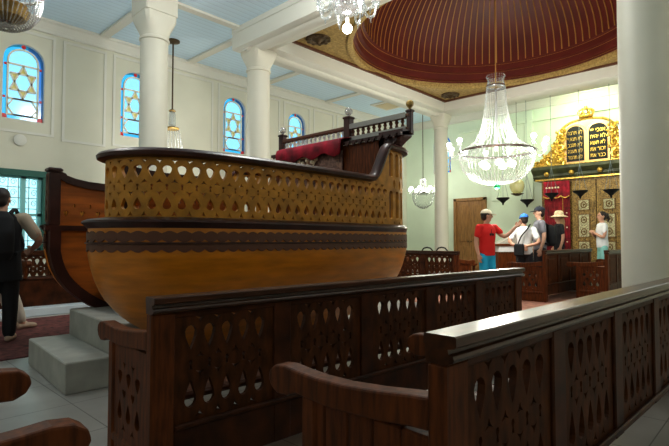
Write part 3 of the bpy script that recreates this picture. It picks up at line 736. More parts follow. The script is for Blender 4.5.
# velvet and brocade cloths
vc = MB(); rs = []
for (x, z) in ((4.56, 2.418), (4.48, 2.405), (4.41, 2.392), (4.365, 2.37), (4.35, 2.33), (4.345, 2.20)):
    rs.append([(x - .012 * abs(sin(j * 1.3)) * (2.4 - z) * 4, 4.02 + 1.22 * j / 40, z + .014 - (.03 * sin(j * .5) * (z < 2.25))) for j in range(41)])
vc.rings(rs, cap=False, close=False); o = vc.build('velvet_cloth', M['velvet'], None, smooth='all')
sd = o.modifiers.new('thickness', 'SOLIDIFY'); sd.thickness = .012; sd.offset = 1
tag(o, 'crimson velvet cloth draped over the reading desk below its white balusters', 'cloth')
br = thing('brocade_cloth', 'dark floral brocade cloth with pale triangle hanging below the red velvet', 'cloth', (0, 0, 0))
rs = [[(4.41 + .012 * sin(j * .9), 4.04 + 1.18 * j / 40, z) for j in range(41)] for z in (2.26, 2.0, 1.78)]
o = MB().rings(rs, cap=False, close=False).build('cloth', M['brocade'], br, smooth='all'); sd = o.modifiers.new('thickness', 'SOLIDIFY'); sd.thickness = .008
eb = MB()
for q, (a, z) in enumerate(((0, 2.2), (-.09, 2.17), (.09, 2.17), (-.05, 2.1), (.05, 2.1), (0, 2.03), (-.16, 2.2), (.16, 2.2), (0, 2.13))):
    eb.ball((4.395, 4.66 + a, z), .03, 8)
for a, b in (((-.2, 2.24), (.2, 2.24)), ((-.2, 2.24), (0, 1.97)), ((.2, 2.24), (0, 1.97))): eb.tube([(4.393, 4.66 + a[0], a[1]), (4.393, 4.66 + b[0], b[1])], .010, 6)
eb.build('embroidery', M['cream_thread'], br)

# ------------------------------------------------------------------ chandeliers and lamps
def strand(mb, pts, step=.03, r=.009, h=.013):
    P = [Vector(p) for p in pts]
    for a, b in zip(P, P[1:]):
        n = max(1, int((b - a).length / step))
        for i in range(n): mb.bead(a.lerp(b, (i + .5) / n), r, h)
def big_chandelier():
    t = thing('chandelier', 'large crystal basket chandelier with lit bulbs hanging under the dome', 'chandelier', (DX, DY, 2.22), 0, 'crystal chandeliers')
    B = lambda z: z - 2.22
    MB().tube([(0, 0, B(4.3)), (0, 0, B(7.98))], .014, 6).build('chain', M['rib'], t)
    MB().lathe([(.19, B(4.32)), (.20, B(4.35)), (.19, B(4.38))], n=24, cap=False).lathe([(.76, B(2.96)), (.79, B(2.985)), (.76, B(3.01)), (.73, B(2.985)), (.76, B(2.96))], n=40, cap=False).lathe([(.03, B(3.0)), (.03, B(4.3))], n=8).build('hoop_frame', M['silver'], t, smooth=True)
    s = MB()
    for k in range(22):
        a = 2 * pi * k / 22; c, d = cos(a), sin(a)
        strand(s, [(.19 * c, .19 * d, B(4.35)), (.15 * c, .15 * d, B(4.47)), (.19 * c, .19 * d, B(4.60))], .035, .014, .022)
    s.build('crystal_crown', M['crystal'], t)
    s = MB()
    for k in range(34):
        a = 2 * pi * k / 34; c, d = cos(a), sin(a)
        strand(s, [(r * c, r * d, B(z)) for r, z in ((.19, 4.33), (.205, 4.1), (.24, 3.8), (.31, 3.48), (.44, 3.2), (.74, 3.0))], .034, .012, .018)
    s.build('crystal_cone', M['crystal'], t)
    s = MB()
    for k in range(52):
        a = 2 * pi * k / 52; c, d = cos(a), sin(a)
        strand(s, [(r * c, r * d, B(z)) for r, z in ((.755, 2.96), (.745, 2.8), (.69, 2.62), (.55, 2.45), (.35, 2.35), (.12, 2.31))], .031, .0125, .016)
    for z, r in ((2.92, .76), (2.88, .755)):
        for k in range(130): s.bead((r * cos(2 * pi * k / 130), r * sin(2 * pi * k / 130), B(z)), .012, .02)
    s.build('crystal_basket', M['crystal'], t)
    MB().ball((0, 0, B(2.26)), .06, 16).build('green_ball', M['green_ball'], t, smooth='all')
    for k in range(12):
        a = 2 * pi * (k + .3) / 12; c, d = cos(a), sin(a)
        pts = catmull([(.77 * c, .77 * d, B(2.98)), (.85 * c, .85 * d, B(2.90)), (.95 * c, .95 * d, B(2.93)), (.97 * c, .97 * d, B(3.04))], 5)
        m = MB().tube(pts, .011, 6).lathe([(.012, 0), (.045, .01), (.05, .025), (.02, .03), (.016, .07)], (.97 * c, .97 * d, B(3.04)), 10)
        for q in range(4): m.bead((.97 * c + .04 * cos(q * 1.57), .97 * d + .04 * sin(q * 1.57), B(3.0)), .012, .03)
        ar = m.build('arm', M['crystal'], t, smooth=True)
        MB().ball((.97 * c, .97 * d, B(3.14)), .052, 12).build('bulb', M['bulb'], ar, smooth='all')
    for k in range(5):
        a = 2 * pi * k / 5; MB().ball((.3 * cos(a), .3 * sin(a), B(2.72)), .085, 12, .8).build('bulb', M['bulb2'], t, smooth='all')
    return t
big_chandelier()
def small_chandelier(loc, ztop, label):
    t = thing('chandelier', label, 'chandelier', loc, 0, 'crystal chandeliers')
    MB().tube([(0, 0, .62), (0, 0, ztop - loc[2])], .012, 6).build('chain', M['bronze'], t)
    MB().lathe([(.02, 1.02), (.1, .98), (.1, .96), (.03, .94), (.03, .55), (.36, .52), (.37, .49), (.34, .48), (.03, .5)], n=24).build('hoop_frame', M['silver'], t, smooth=True)
    s = MB()
    for k in range(30):
        a = 2 * pi * k / 30; c, d = cos(a), sin(a)
        strand(s, [(r * c, r * d, z) for r, z in ((.36, .48), (.34, .3), (.27, .13), (.12, .03), (.02, .0))], .035, .013, .02)
    s.build('crystal_basket', M['crystal'], t); s = MB()
    for k in range(15):
        a = 2 * pi * k / 15; c, d = cos(a), sin(a); strand(s, [(r * c, r * d, z) for r, z in ((.1, .95), (.1, .8), (.16, .62), (.34, .52))], .04, .012, .02)
    s.build('crystal_cone', M['crystal'], t)
    for k in range(8):
        a = 2 * pi * (k + .4) / 8; c, d = cos(a), sin(a)
        ar = MB().tube(catmull([(.36 * c, .36 * d, .5), (.40 * c, .40 * d, .45), (.44 * c, .44 * d, .5), (.44 * c, .44 * d, .58)], 4), .010, 6).build('arm', M['crystal'], t)
        MB().ball((.44 * c, .44 * d, .64), .06, 10).build('bulb', M['bulb'], ar, smooth='all')
small_chandelier((13.55, 8.83, 2.18), ZC, 'small lit crystal chandelier on a long chain beside the far column')
# curled-arm glass chandelier at the top edge of the picture
def glass_chandelier(loc):
    t = thing('chandelier', 'clear glass chandelier with curled arms above the pulpit, one bulb below', 'chandelier', loc, 0, 'crystal chandeliers')
    MB().lathe([(.012, -.02), (.02, .02), (.10, .05), (.17, .11), (.185, .16), (.16, .18), (.05, .19), (.045, .26), (.07, .32), (.04, .40), (.03, .6), (.05, .66), (.02, .72)], n=24).build('glass_bowl', M['crystal_d'], t, smooth=True)
    MB().tube([(0, 0, .7), (0, 0, ZC - loc[2])], .012, 6).build('chain', M['silver'], t)
    MB().tube([(0, 0, -.02), (0, 0, -.09)], .018, 8).ball((0, 0, -.15), .062, 14).build('bulb', M['bulb'], t, smooth='all')
    for k in range(8):
        a = 2 * pi * (k + .35) / 8; c, d = cos(a), sin(a)
        pts = catmull([(r * c, r * d, z) for r, z in ((.06, .2), (.13, .30), (.20, .27), (.22, .12), (.27, .04), (.35, .06), (.38, .16), (.38, .22))], 5)
        m = MB().tube(pts, .018, 8).lathe([(.015, .21), (.055, .23), (.06, .25), (.02, .25)], (.38 * c, .38 * d, 0), 10)
        m.tube(catmull([(r * c, r * d, z) for r, z in ((.14, .30), (.22, .40), (.30, .36), (.30, .28), (.26, .27))], 4), .014, 6)
        for q in range(4): m.bead((.38 * c + .05 * cos(q * 1.57), .38 * d + .05 * sin(q * 1.57), .19), .014, .035)
        m.bead((.31 * c, .31 * d, .0), .018, .045)
        ar = m.build('arm', M['crystal'], t, smooth=True)
        MB().tube([(.38 * c, .38 * d, .25), (.38 * c, .38 * d, .31)], .014, 8).ball((.38 * c, .38 * d, .35), .04, 10).build('bulb', M['bulb'] if k % 3 == 0 else M['crystal'], ar, smooth='all')
glass_chandelier((4.42, 3.97, 3.92))
# crystal basket in the top left corner
t = thing('chandelier', 'unlit crystal basket chandelier cut by the top left corner of the picture', 'chandelier', (1.26, 5.90, 3.34), 0, 'crystal chandeliers')
s = MB()
for k in range(40):
    a = 2 * pi * k / 40; c, d = cos(a), sin(a)
    strand(s, [(r * c, r * d, z) for r, z in ((.335, .42), (.33, .30), (.30, .18), (.23, .08), (.13, .02), (.03, .0))], .022, .010, .013)
s.build('crystal_basket', M['crystal_d'], t); s = MB()
for k in range(20):
    a = 2 * pi * k / 20; c, d = cos(a), sin(a); strand(s, [(r * c, r * d, z) for r, z in ((.33, .42), (.2, .6), (.12, .85), (.10, 1.1))], .03, .010, .016)
s.build('crystal_cone', M['crystal_d'], t)
MB().lathe([(.34, .41), (.355, .43), (.34, .45), (.325, .43), (.34, .41)], n=32, cap=False).lathe([(.02, .05), (.02, 1.15), (.11, 1.12), (.11, 1.08)], n=12).build('hoop_frame', M['silver'], t, smooth=True)
MB().tube([(0, 0, 1.1), (0, 0, ZC - 3.34)], .012, 6).build('chain', M['bronze'], t)
MB().lathe([(.22, .2), (.18, .12), (.05, .08), (.2, .25)], n=20).build('brass_bowl', M['gold_flat'], t, smooth=True)
# slim glass lamp on a rod beyond the left column
t = thing('pendant_lamp', 'slim glass pendant lamp on a long dark rod between the two near columns', 'lamp', (5.08, 9.58, 2.9))
MB().lathe([(.14, ZC - 2.9 - .002), (.14, ZC - 2.93), (.03, ZC - 2.96)], n=16).tube([(0, 0, 1.02), (0, 0, ZC - 2.92)], .016, 6).build('rod', M['bronze'], t)
MB().lathe([(.06, .98), (.075, 1.0), (.04, 1.03), (.05, .99)], n=14).lathe([(.14, .60), (.15, .62), (.14, .64), (.02, .63)], n=18).build('metal_collar', M['gold_flat'], t, smooth=True)
s = MB().lathe([(.05, .64), (.075, .7), (.07, .92), (.055, .98)], n=14)
for k in range(18):
    a = 2 * pi * k / 18; strand(s, [(r * cos(a), r * sin(a), z) for r, z in ((.14, .6), (.19, .4), (.22, .2), (.12, .04), (.02, 0))], .035, .013, .02)
s.build('crystal_shade', M['crystal'], t)
for k in range(5):
    a = 2 * pi * k / 5; MB().ball((.22 * cos(a), .22 * sin(a), .12), .035, 8).build('bulb', M['bulb'], t, smooth='all')
# hanging oil lamps before the ark
for y, zb, lab in ((3.93, 2.22, 'dark cup-shaped hanging lamp before the gold ark doors, the left one'), (3.23, 2.2, 'dark cup-shaped hanging lamp before the gold ark doors, the right one by the pillar'),
               (5.96, 2.16, 'dark cup-shaped hanging lamp above the guide, under the big chandelier'), (5.28, 2.07, 'dark cup-shaped hanging lamp just left of the red curtain'), (4.63, 2.2, 'dark cup-shaped hanging lamp in front of the red ark curtain')):
    t = thing('hanging_lamp', lab, 'lamp', (13.2, y, zb), 0, 'dark hanging lamps before the ark')
    MB().lathe([(.01, -.03), (.025, 0), (.03, .03), (.09, .09), (.17, .15), (.18, .18), (.16, .18), (.08, .11)], n=18).build('cup', M['blackmetal'], t, smooth=True)
    ch = MB()
    for k in range(3):
        a = 2 * pi * k / 3 + .4; ch.tube([(.165 * cos(a), .165 * sin(a), .17), (.0, .0, .85)], .005, 4)
    ch.tube([(0, 0, .85), (0, 0, 4.98 - zb)], .006, 5); ch.build('chain', M['iron'], t)
# pale glass oil lamp by the chandelier bottom
t = thing('hanging_lamp', 'yellowish glass lamp hanging right behind the bottom of the big chandelier', 'lamp', (13.2, 5.55, 2.42), 0)
MB().lathe([(.03, 0), (.15, .06), (.2, .2), (.17, .34), (.1, .4)], n=18).build('glass_globe', glass_mat('amber glass', (.9, .85, .6), .15, .4, (.85, .8, .55)), t, smooth=True)
MB().lathe([(.05, -.05), (.17, 0), (.17, .015), (.05, .02)], n=16).tube([(0, 0, .4), (0, 0, 2.56)], .006, 5).build('chain', M['bronze'], t)

# ------------------------------------------------------------------ ark
AX, AY0, AY1, AC = 14.3, 2.85, 5.28, 4.06
ark = thing('ark', 'tall ark cupboard with gold inlaid doors and dark green cornice against the far wall', 'ark', (0, 0, 0))
MB().box((AX + .05, AY0, .14), (14.99, AY1, 2.86)).bbox((AX - .03, AY1 - .1, .14), (AX + .1, AY1, 2.86)).bbox((AX - .03, AY0, .14), (AX + .1, AY0 + .1, 2.86)).build('case', M['arkdoor'], ark)
cp = [(AX + .1, 2.86), (AX - .04, 2.86), (AX - .06, 2.92), (AX - .10, 2.95), (AX - .10, 3.02), (AX - .18, 3.08), (AX - .24, 3.14), (AX - .25, 3.24), (14.99, 3.24), (14.99, 2.86)]
MB().prism(cp, lambda u, v, w: (u, 2.62 + w, v), 2.88).build('cornice', M['cornice'], ark)
g = MB().bbox((AX - .07, 2.66, 2.84), (AX + .02, 5.46, 2.895), .01).bbox((AX - .26, 2.60, 3.225), (AX - .2, 5.52, 3.25), .01)
g.build('gilt_moulding', M['gold'], ark)
for y in (5.1, 4.43, 3.72, 3.1): MB().ball((AX - .14, y, 3.02), .07, 12).build('gilt_boss', M['gold'], ark, smooth='all')
ptn = mat('cream inlay', (.55, .50, .30), .5, nscale=40, namt=.4); inl = mat('dark inlay lines', (.20, .11, .035), .6)
for q, (y0, y1) in enumerate(((3.86, 4.47), (3.24, 3.85), (2.95, 3.23))):
    d = MB().box((AX, y0 + .005, .2), (AX + .05, y1 - .005, 2.80))
    o = d.build('door', M['arkdoor'], ark); ln = MB()
    nz = 26; ny = max(2, int((y1 - y0) / .1))
    for i in range(ny + 1):
        y = y0 + .03 + (y1 - y0 - .06) * i / ny; ln.box((AX - .008, y - .006, .25), (AX, y + .006, 2.76))
    for i in range(nz + 1):
        z = .25 + 2.51 * i / nz; ln.box((AX - .008, y0 + .02, z - .006), (AX, y1 - .02, z + .006))
    for i in range(ny):
        for j in range(nz):
            y = y0 + .03 + (y1 - y0 - .06) * (i + .5) / ny; z = .25 + 2.51 * (j + .5) / nz
            ln.prism([(y, z - .03), (y + .026, z), (y, z + .03), (y - .026, z)], lambda u, v, w: (AX - .010 + w, u, v), .01)
    ln.build('inlay', M['gold_flat'], o)
    if q < 2:
        yc = (y0 + y1) / 2
        for z0, z1 in ((.8, 1.12), (1.22, 1.86), (1.96, 2.26)):
            p = MB().bbox((AX - .03, yc - .14, z0), (AX - .006, yc + .14, z1), .01).build('inlaid_panel', ptn, o)
            fr = MB(); 
            for a, b in (((yc - .15, z0), (yc - .13, z1)), ((yc + .13, z0), (yc + .15, z1)), ((yc - .15, z0), (yc + .15, z0 + .02)), ((yc - .15, z1 - .02), (yc + .15, z1))): fr.box((AX - .035, *a), (AX - .01, *b))
            n = 2 if z1 - z0 > .5 else 1
            for k in range(n):
                zc = z0 + (z1 - z0) * (k + .5) / n
                fr.tube([(AX - .034, yc + .07 * cos(2 * pi * i / 8 + .39), zc + .085 * sin(2 * pi * i / 8 + .39)) for i in range(9)], .014, 5); fr.ball((AX - .03, yc, zc), .03, 8)
            fr.build('panel_frame', inl, p)
# tablets
tb = thing('tablets', 'pair of black arched tablets with gold Hebrew lines in a gilt frame on the ark', 'tablets', (AX - .02, AC, 3.26))
def tab_poly(c, hw, z1): return arch(c, .06, z1, hw, 13, z1 - hw * .98)
gilt = mat('pinkish gilt frame', (.72, .42, .20), .4, .4)
for sgn, lines in ((1, ['לא תרצח', 'לא תנאף', 'לא תגנב', 'לא תענה', 'לא תחמד']), (-1, ['אנכי ייי', 'לא יהיה', 'לא תשא', 'זכור את', 'כבד את'])):
    c = .285 * sgn
    MB().prism([(u, v - .06) if v < .1 else (u, v) for u, v in tab_poly(c, .285, 1.09)], lambda u, v, w: (-.03 + w, u, v), .05).build('tablet_frame', gilt, tb)
    pn = MB().prism(tab_poly(c, .225, 1.03), lambda u, v, w: (-.05 + w, u, v), .03).build('tablet', M['black'], tb)
    for i, tx in enumerate(lines):
        cu = bpy.data.curves.new('inscription', 'FONT'); cu.body = tx[::-1]; cu.size = .155; cu.align_x = 'CENTER'; cu.extrude = .003; cu.offset = 0
        tmp = bpy.data.objects.new('tmp', cu); COL.objects.link(tmp); dg = bpy.context.evaluated_depsgraph_get(); dg.update()
        me = bpy.data.meshes.new_from_object(tmp.evaluated_get(dg)); bpy.data.objects.remove(tmp)
        me.materials.clear(); me.materials.append(M['gold'])
        if len(me.vertices):
            xs = [v.co.x for v in me.vertices]; wd = max(xs) - min(xs); k = min(1, .37 / wd)
            o = bpy.data.objects.new('inscription', me); COL.objects.link(o); o.parent = pn
            o.matrix_local = Matrix(((0, 0, -1, -.055), (-1, 0, 0, c), (0, 1, 0, .80 - .17 * i), (0, 0, 0, 1))) @ Matrix.Diagonal((k, 1, 1, 1))
# gilded carving around the tablets
gc = thing('gilded_carving', 'gilded scrollwork carving flanking the tablets, topped by a crown', 'carving', (AX, AC, 3.25))
def scroll(mb, c, r, turns, a0, sg, th, x=-.04):
    mb.tube([(x - .02 * cos(q * 1.1), c[0] + sg * r * (1 - q / (turns * 10 + 3)) * cos(a0 + 2 * pi * q / 10), c[1] + r * (1 - q / (turns * 10 + 3)) * sin(a0 + 2 * pi * q / 10)) for q in range(int(turns * 10) + 1)], [th * (1 - .5 * q / (turns * 10)) for q in range(int(turns * 10) + 1)], 6)
for sg in (1, -1):
    m = MB(); rnd = random.Random(3)
    for (y, z, r, th, a0) in ((.72, .18, .15, .05, 0), (.98, .14, .12, .045, 2), (1.2, .10, .09, .04, 1), (.68, .48, .13, .045, 3), (.88, .36, .11, .04, 5), (1.08, .28, .08, .035, 2.5), (.64, .74, .11, .04, 1), (.80, .60, .09, .035, 4), (.66, .95, .09, .035, 2), (1.33, .07, .06, .03, 0)):
        scroll(m, (sg * y, z), r, 1.7, a0, sg, th)
        for q in range(4): 
            a = rnd.random() * 6.28; m.tube([(-.03, sg * y + r * cos(a), z + r * sin(a)), (-.07, sg * y + r * 1.35 * cos(a + .3), z + r * 1.35 * sin(a + .3)), (-.03, sg * y + r * 1.6 * cos(a + .8), z + r * 1.6 * sin(a + .8))], [.03, .03, .006], 5)
    m.tube(catmull([(-.02, sg * 1.42, .03), (-.03, sg * 1.2, .16), (-.03, sg * .98, .38), (-.03, sg * .8, .66), (-.03, sg * .66, .98), (-.03, sg * .4, 1.16), (-.03, 0, 1.22)], 6), .035, 6)
    m.add([(0, sg * y, z) for y, z in ((.56, .01), (1.40, .01), (1.2, .14), (.98, .36), (.8, .64), (.66, .96), (.56, 1.0))], [tuple(range(7))])
    m.build('scrollwork', M['gold'], gc, smooth=True)
cr = MB().rings([[(-.06 + .10 * cos(2 * pi * k / 20), .17 * sin(2 * pi * k / 20), z) for k in range(20)] for z in (1.24, 1.27)]); cr.lathe([(.16, 1.23), (.18, 1.26), (.16, 1.29)], (-.06, 0, 0), 20)
for k in range(8):
    a = 2 * pi * k / 8; cr.tube(catmull([(-.06 + .15 * cos(a), .15 * sin(a), 1.28), (-.06 + .2 * cos(a), .2 * sin(a), 1.38), (-.06 + .13 * cos(a), .13 * sin(a), 1.46), (-.06, 0, 1.48)], 4), .022, 6); cr.ball((-.06 + .19 * cos(a), .19 * sin(a), 1.41), .03, 6)
cr.ball((-.06, 0, 1.52), .05, 8); cr.build('crown', M['gold'], gc, smooth=True)
# curtain left of the doors
cu = thing('ark_curtain', 'crimson curtain with gold-fringed valance on the left side of the ark', 'curtain', (AX - .05, 0, 0))
rs = [[(-.03 - .025 * abs(sin(j * .55)), 4.50 + .68 * j / 60, z) for j in range(61)] for z in (2.78, 1.6, .25)]
o = MB().rings(rs, cap=False, close=False).build('drape', M['redcurtain'], cu, smooth='all'); sd = o.modifiers.new('thickness', 'SOLIDIFY'); sd.thickness = .01
rs = [[(-.085 - .012 * abs(sin(j * .35)), 4.49 + .70 * j / 60, z - (.05 * abs(sin(j * pi / 20)) if z < 2.5 else 0)) for j in range(61)] for z in (2.80, 2.38)]
v = MB().rings(rs, cap=False, close=False).build('valance', M['velvet'], cu, smooth='all')
fr = MB().tube([(-.105, 4.49 + .70 * j / 60, 2.38 - .05 * abs(sin(j * pi / 20))) for j in range(61)], .018, 5)
fr.tube([(-.062, 4.68, 2.36), (-.062, 4.68, .3)], .009, 5); fr.build('gold_fringe', M['gold'], cu)
em = MB()
for j in range(5): em.ball((-.10, 4.78 + .08 * j, 2.62), .03, 6)
for z in (1.9, 1.5, 1.1):
    for y in (4.58, 4.9): em.ball((-.062, y, z), .022, 6)
em.build('embroidery', M['cream_thread'], cu)
for y in (4.98, 5.12):
    tag(MB().lathe([(.012, -1.1), (.045, -1.0), (.03, -.6), (.05, -.45), (.02, -.4), (.012, 0)], (AX - .22, y - .1, 2.55), 10).build('gilt_finial_staff', M['gold'], None, smooth=True), 'gilt staff standing against the red curtain, %s of the pair' % ('right' if y < 5 else 'left'), 'staff') if False else None
# pilasters on the far wall
pl = MB()
for y in (7.0, 5.9, 2.4, 1.2): pl.bbox((X1 - .06, y - .12, 2.4), (X1, y + .12, 5.15), .01)
pl.box((X1 - .08, Y0, 4.78), (X1, 8.3, 4.86))
struct('trim_7', pl, M['wall_green'])
# sloping reading stand behind the guide
t = thing('lectern', 'low reading stand with a pale slanted board behind the guide', 'lectern', (11.22, 4.98, .01), R(-47))
MB().box((-.26, -.15, .0), (.26, .15, .86)).build('base', M['bench_end'], t)
MB().prism([(-.2, 1.05), (.2, 1.05), (.2, 1.35)], lambda u, v, w: (u * 1.3, -.2 + w, v), .4).build('slanted_board', M['paper'], t)
MB().bbox((-.30, -.20, 1.0), (.30, .2, 1.05)).build('shelf', M['bench_end'], t); MB().box((-.25, -.17, .86), (.25, .17, 1.0)).build('white_panel', M['whitecloth'], t)

# ------------------------------------------------------------------ people
def fuse(mb, name, m, parent, voxel=.012, smooth=3):
    o = mb.build(name, m, None)
    md = o.modifiers.new('r', 'REMESH'); md.mode = 'VOXEL'; md.voxel_size = voxel
    if smooth: sm = o.modifiers.new('s', 'SMOOTH'); sm.factor = .5; sm.iterations = smooth
    dg = bpy.context.evaluated_depsgraph_get(); me = bpy.data.meshes.new_from_object(o.evaluated_get(dg))
    o.modifiers.clear(); old = o.data; o.data = me; bpy.data.meshes.remove(old); me.name = name; me.shade_smooth(); o.parent = parent; return o
def limb(mb, pts, rad, n=12):
    P = catmull(pts, 4); k = len(pts) - 1; rr = []
    for i in range(len(P)):
        q = i / 4; a = min(int(q), k - 1); t = q - a; rr.append(rad[a] * (1 - t) + rad[a + 1] * t)
    mb.tube(P, rr, n); mb.ball(P[0], rr[0] * .98, 10); mb.ball(P[-1], rr[-1] * .98, 10)
def ell(mb, c, a, b, h, n=16):
    m = 10; mb.rings([[(c[0] + a * sin(pi * i / m if 0 < i < m else .05) * cos(2 * pi * k / n), c[1] + b * sin(pi * i / m if 0 < i < m else .05) * sin(2 * pi * k / n), c[2] - h * cos(pi * i / m)) for k in range(n)] for i in range(m + 1)])
def torso(mb, secs, n=20):
    mb.rings([[(c + a * cos(2 * pi * k / n), b * (abs(sin(2 * pi * k / n)) ** .8) * (1 if sin(2 * pi * k / n) >= 0 else -1), z) for k in range(n)] for z, c, a, b in secs])
def hand(mb, w, d, nrm, side, curl=.5):
    """w wrist, d direction of the fingers, nrm palm normal; side=+1/-1 picks the thumb side"""
    w = Vector(w); d = Vector(d).normalized(); nrm = Vector(nrm); nrm = (nrm - d * nrm.dot(d)).normalized(); u = d.cross(nrm) * side
    for k in range(4):
        o = (k - 1.5) * .02; mb.tube([w + u * o * .5, w + d * .05 + u * o, w + d * .095 + u * o * 1.05], [.018, .016, .0115], 8)
    for k, L in enumerate((.068, .078, .072, .056)):
        o = (1.5 - k) * .0215; p = w + d * .092 + u * o; pts = [p]
        for j in range(3):
            a = curl * (j + .6) * .6; p = p + (d * cos(a) + nrm * sin(a) + u * (1.5 - k) * .03) * (L / 3); pts.append(p)
        mb.tube(pts, [.0105, .010, .0092, .0078], 8)
    p = w + d * .028 + u * .03; mb.tube([w + d * .02 + u * .015, p + u * .012, p + (d * .6 + u * .7 + nrm * .3) * .035, p + (d * .85 + u * .35 + nrm * .4) * .068], [.016, .014, .0115, .009], 8)
def person(label, loc, heading, H, top, sleeve, bottom, bl, hair, hat=None, armL=None, armR=None, feet=None, headturn=0, skin='skin', build=1.0, longhair=0, vest=None, hands=((0, 0, -1), (0, 0, -1)), pony=False, femme=False):
    k = H / 1.75
    t = thing('person', label, 'person', loc, heading); t.scale = (k, k, k); S = build
    feet = feet or ((.0, .10), (.02, -.10))
    armL = armL or ((0, .195 * S, 1.42), (-.02, .25 * S, 1.13), (.05, .25 * S, .88)); armR = armR or ((0, -.195 * S, 1.42), (-.02, -.25 * S, 1.13), (.05, -.25 * S, .88))
    body = MB()
    torso(body, [(.80, 0, .06, .10 * S), (.90, -.01, .105, .160 * S), (1.0, 0, .095, .145 * S), (1.08, .005, .09, .132 * S), (1.2, .01, .105, .150 * S), (1.32, .005, .108, .165 * S), (1.41, -.005, .09, .165 * S), (1.46, -.01, .06, .10 * S), (1.49, -.01, .05, .055)])
    limb(body, [(-.012, 0, 1.44), (.0, 0, 1.52), (.012, 0, 1.58)], [.062, .054, .052])
    # head, with face
    hd = MB(); st = 0
    ell(hd, (0, 0, 1.655), .097, .076, .105); ell(hd, (.022, 0, 1.602), .068, .058, .072); ell(hd, (.055, 0, 1.558), .030, .032, .026)
    hd.tube([(.088, 0, 1.672), (.104, 0, 1.645), (.116, 0, 1.624), (.098, 0, 1.616)], [.010, .013, .016, .012], 8)
    for s in (1, -1):
        ell(hd, (-.005, s * .078, 1.64), .022, .010, .033, 10); ell(hd, (.078, s * .030, 1.682), .020, .026, .010, 8); ell(hd, (.06, s * .04, 1.625), .03, .024, .022, 8)
    ell(hd, (.084, 0, 1.590), .012, .026, .008, 8)
    rt = Matrix.Translation((0, 0, 1.56)) @ Matrix.Rotation(headturn, 4, 'Z') @ Matrix.Translation((0, 0, -1.56)); hd.xf(rt)
    body.add(hd.v, hd.f)
    for (sh, el, wr), hdir, s in ((armL, hands[0], 1), (armR, hands[1], -1)):
        limb(body, [Vector(sh) * 1, el, wr], [.055 * S, .043 * S, .029])
        ell(body, (sh[0] * .5, sh[1] * .8, sh[2] + .005), .06, .06, .05)
        d = Vector(wr) - Vector(el); d = (d.normalized() + Vector(hdir) * .4).normalized()
        hand(body, wr, d, (0, -s, -.2) if abs(d.y) < .8 else (1, 0, 0), -1 if s > 0 else 1)
    for (fx, fy), s in zip(feet, (1, -1)):
        limb(body, [(-.005, s * .088, .88), (.02 + fx * .5, s * .095 * .5 + fy * .5, .49), (-.015 + fx, fy, .085)], [.088 * S, .06 * S, .042])
        body.tube([(-.05 + fx, fy, .045), (.04 + fx, fy, .045), (.13 + fx, fy + .01 * s, .03), (.18 + fx, fy + .012 * s, .026)], [.038, .042, .036, .022], 10)
    fuse(body, 'body', M[skin], t, .0085, 2)
    ey = MB(); 
    for s in (1, -1): ey.ball((.086, s * .030, 1.663), .0105, 8)
    ey.xf(rt).build('eyes', M['hair_dark'], t, smooth='all')
    # top garment
    g = MB(); e = .016
    lo = .86 if not femme else .88
    torso(g, [(lo, -.005, .125, .178 * S), (.93, -.005, .125, .176 * S), (1.02, 0, .112 + e, .150 * S + e), (1.1, .005, .106 + e, .140 * S + e), (1.2, .01, .110 + e, .155 * S + e), (1.32, .005, .112 + e, .172 * S + e), (1.41, -.005, .095 + e, .170 * S + e), (1.465, -.01, .066 + e, .10 * S + e), (1.49, -.01, .07, .075)])
    for (sh, el, wr), s in ((armL, 1), (armR, -1)):
        sh, el, wr = Vector(sh), Vector(el), Vector(wr); ell(g, (sh.x * .5, sh.y * .82, sh.z), .075, .07, .065)
        if sleeve <= 1: limb(g, [sh, sh.lerp(el, sleeve * .6), sh.lerp(el, sleeve)], [.068 * S, .065 * S, .064 * S])
        else: limb(g, [sh, el, el.lerp(wr, sleeve - 1)], [.068 * S, .056 * S, .045])
    fuse(g, 'shirt', M[top], t, .013)
    if vest:
        g = MB(); e = .034
        torso(g, [(.70, -.01, .15, .20 * S), (.80, -.01, .155, .20 * S), (1.0, -.01, .125 + e, .150 * S + e), (1.2, .0, .110 + e, .15 * S + e), (1.32, -.005, .112 + e, .16 * S + e), (1.43, -.015, .095 + e, .13 * S + e), (1.49, -.02, .085, .09)])
        fuse(g, 'vest', M[vest], t, .013)
    # trousers / shorts
    p = MB(); torso(p, [(.78, 0, .06, .10 * S), (.84, -.005, .11, .165 * S), (.92, -.005, .116, .168 * S), (1.0, 0, .105, .152 * S)])
    for (fx, fy), s in zip(feet, (1, -1)):
        hip = Vector((-.005, s * .088, .88)); kn = Vector((.02 + fx * .5, s * .095 * .5 + fy * .5, .49)); an = Vector((-.015 + fx, fy, .085))
        if bl <= 1: limb(p, [hip, hip.lerp(kn, bl * .5), hip.lerp(kn, bl)], [.103 * S, .092 * S, .088 * S])
        else: limb(p, [hip, kn, kn.lerp(an, bl - 1)], [.103 * S, .078 * S, .068])
    fuse(p, 'shorts' if bl < 1.2 else 'trousers', M[bottom], t, .013)
    for (fx, fy), s in zip(feet, (1, -1)):
        sh = MB().tube([(-.085 + fx, fy, .04), (-.03 + fx, fy, .046), (.06 + fx, fy, .045), (.14 + fx, fy + .01 * s, .036), (.19 + fx, fy + .012 * s, .03)], [.03, .045, .046, .042, .026], 12)
        fuse(sh, 'shoe', M['shoe'], t, .011)
    # hair
    h = MB(); ell(h, (-.018, 0, 1.675), .098, .086, .100); ell(h, (-.045, 0, 1.62), .066, .076, .075)
    if longhair: limb(h, [(-.05, .0, 1.64), (-.075, .02, 1.52), (-.08, .03, 1.52 - longhair)], [.07, .075, .04])
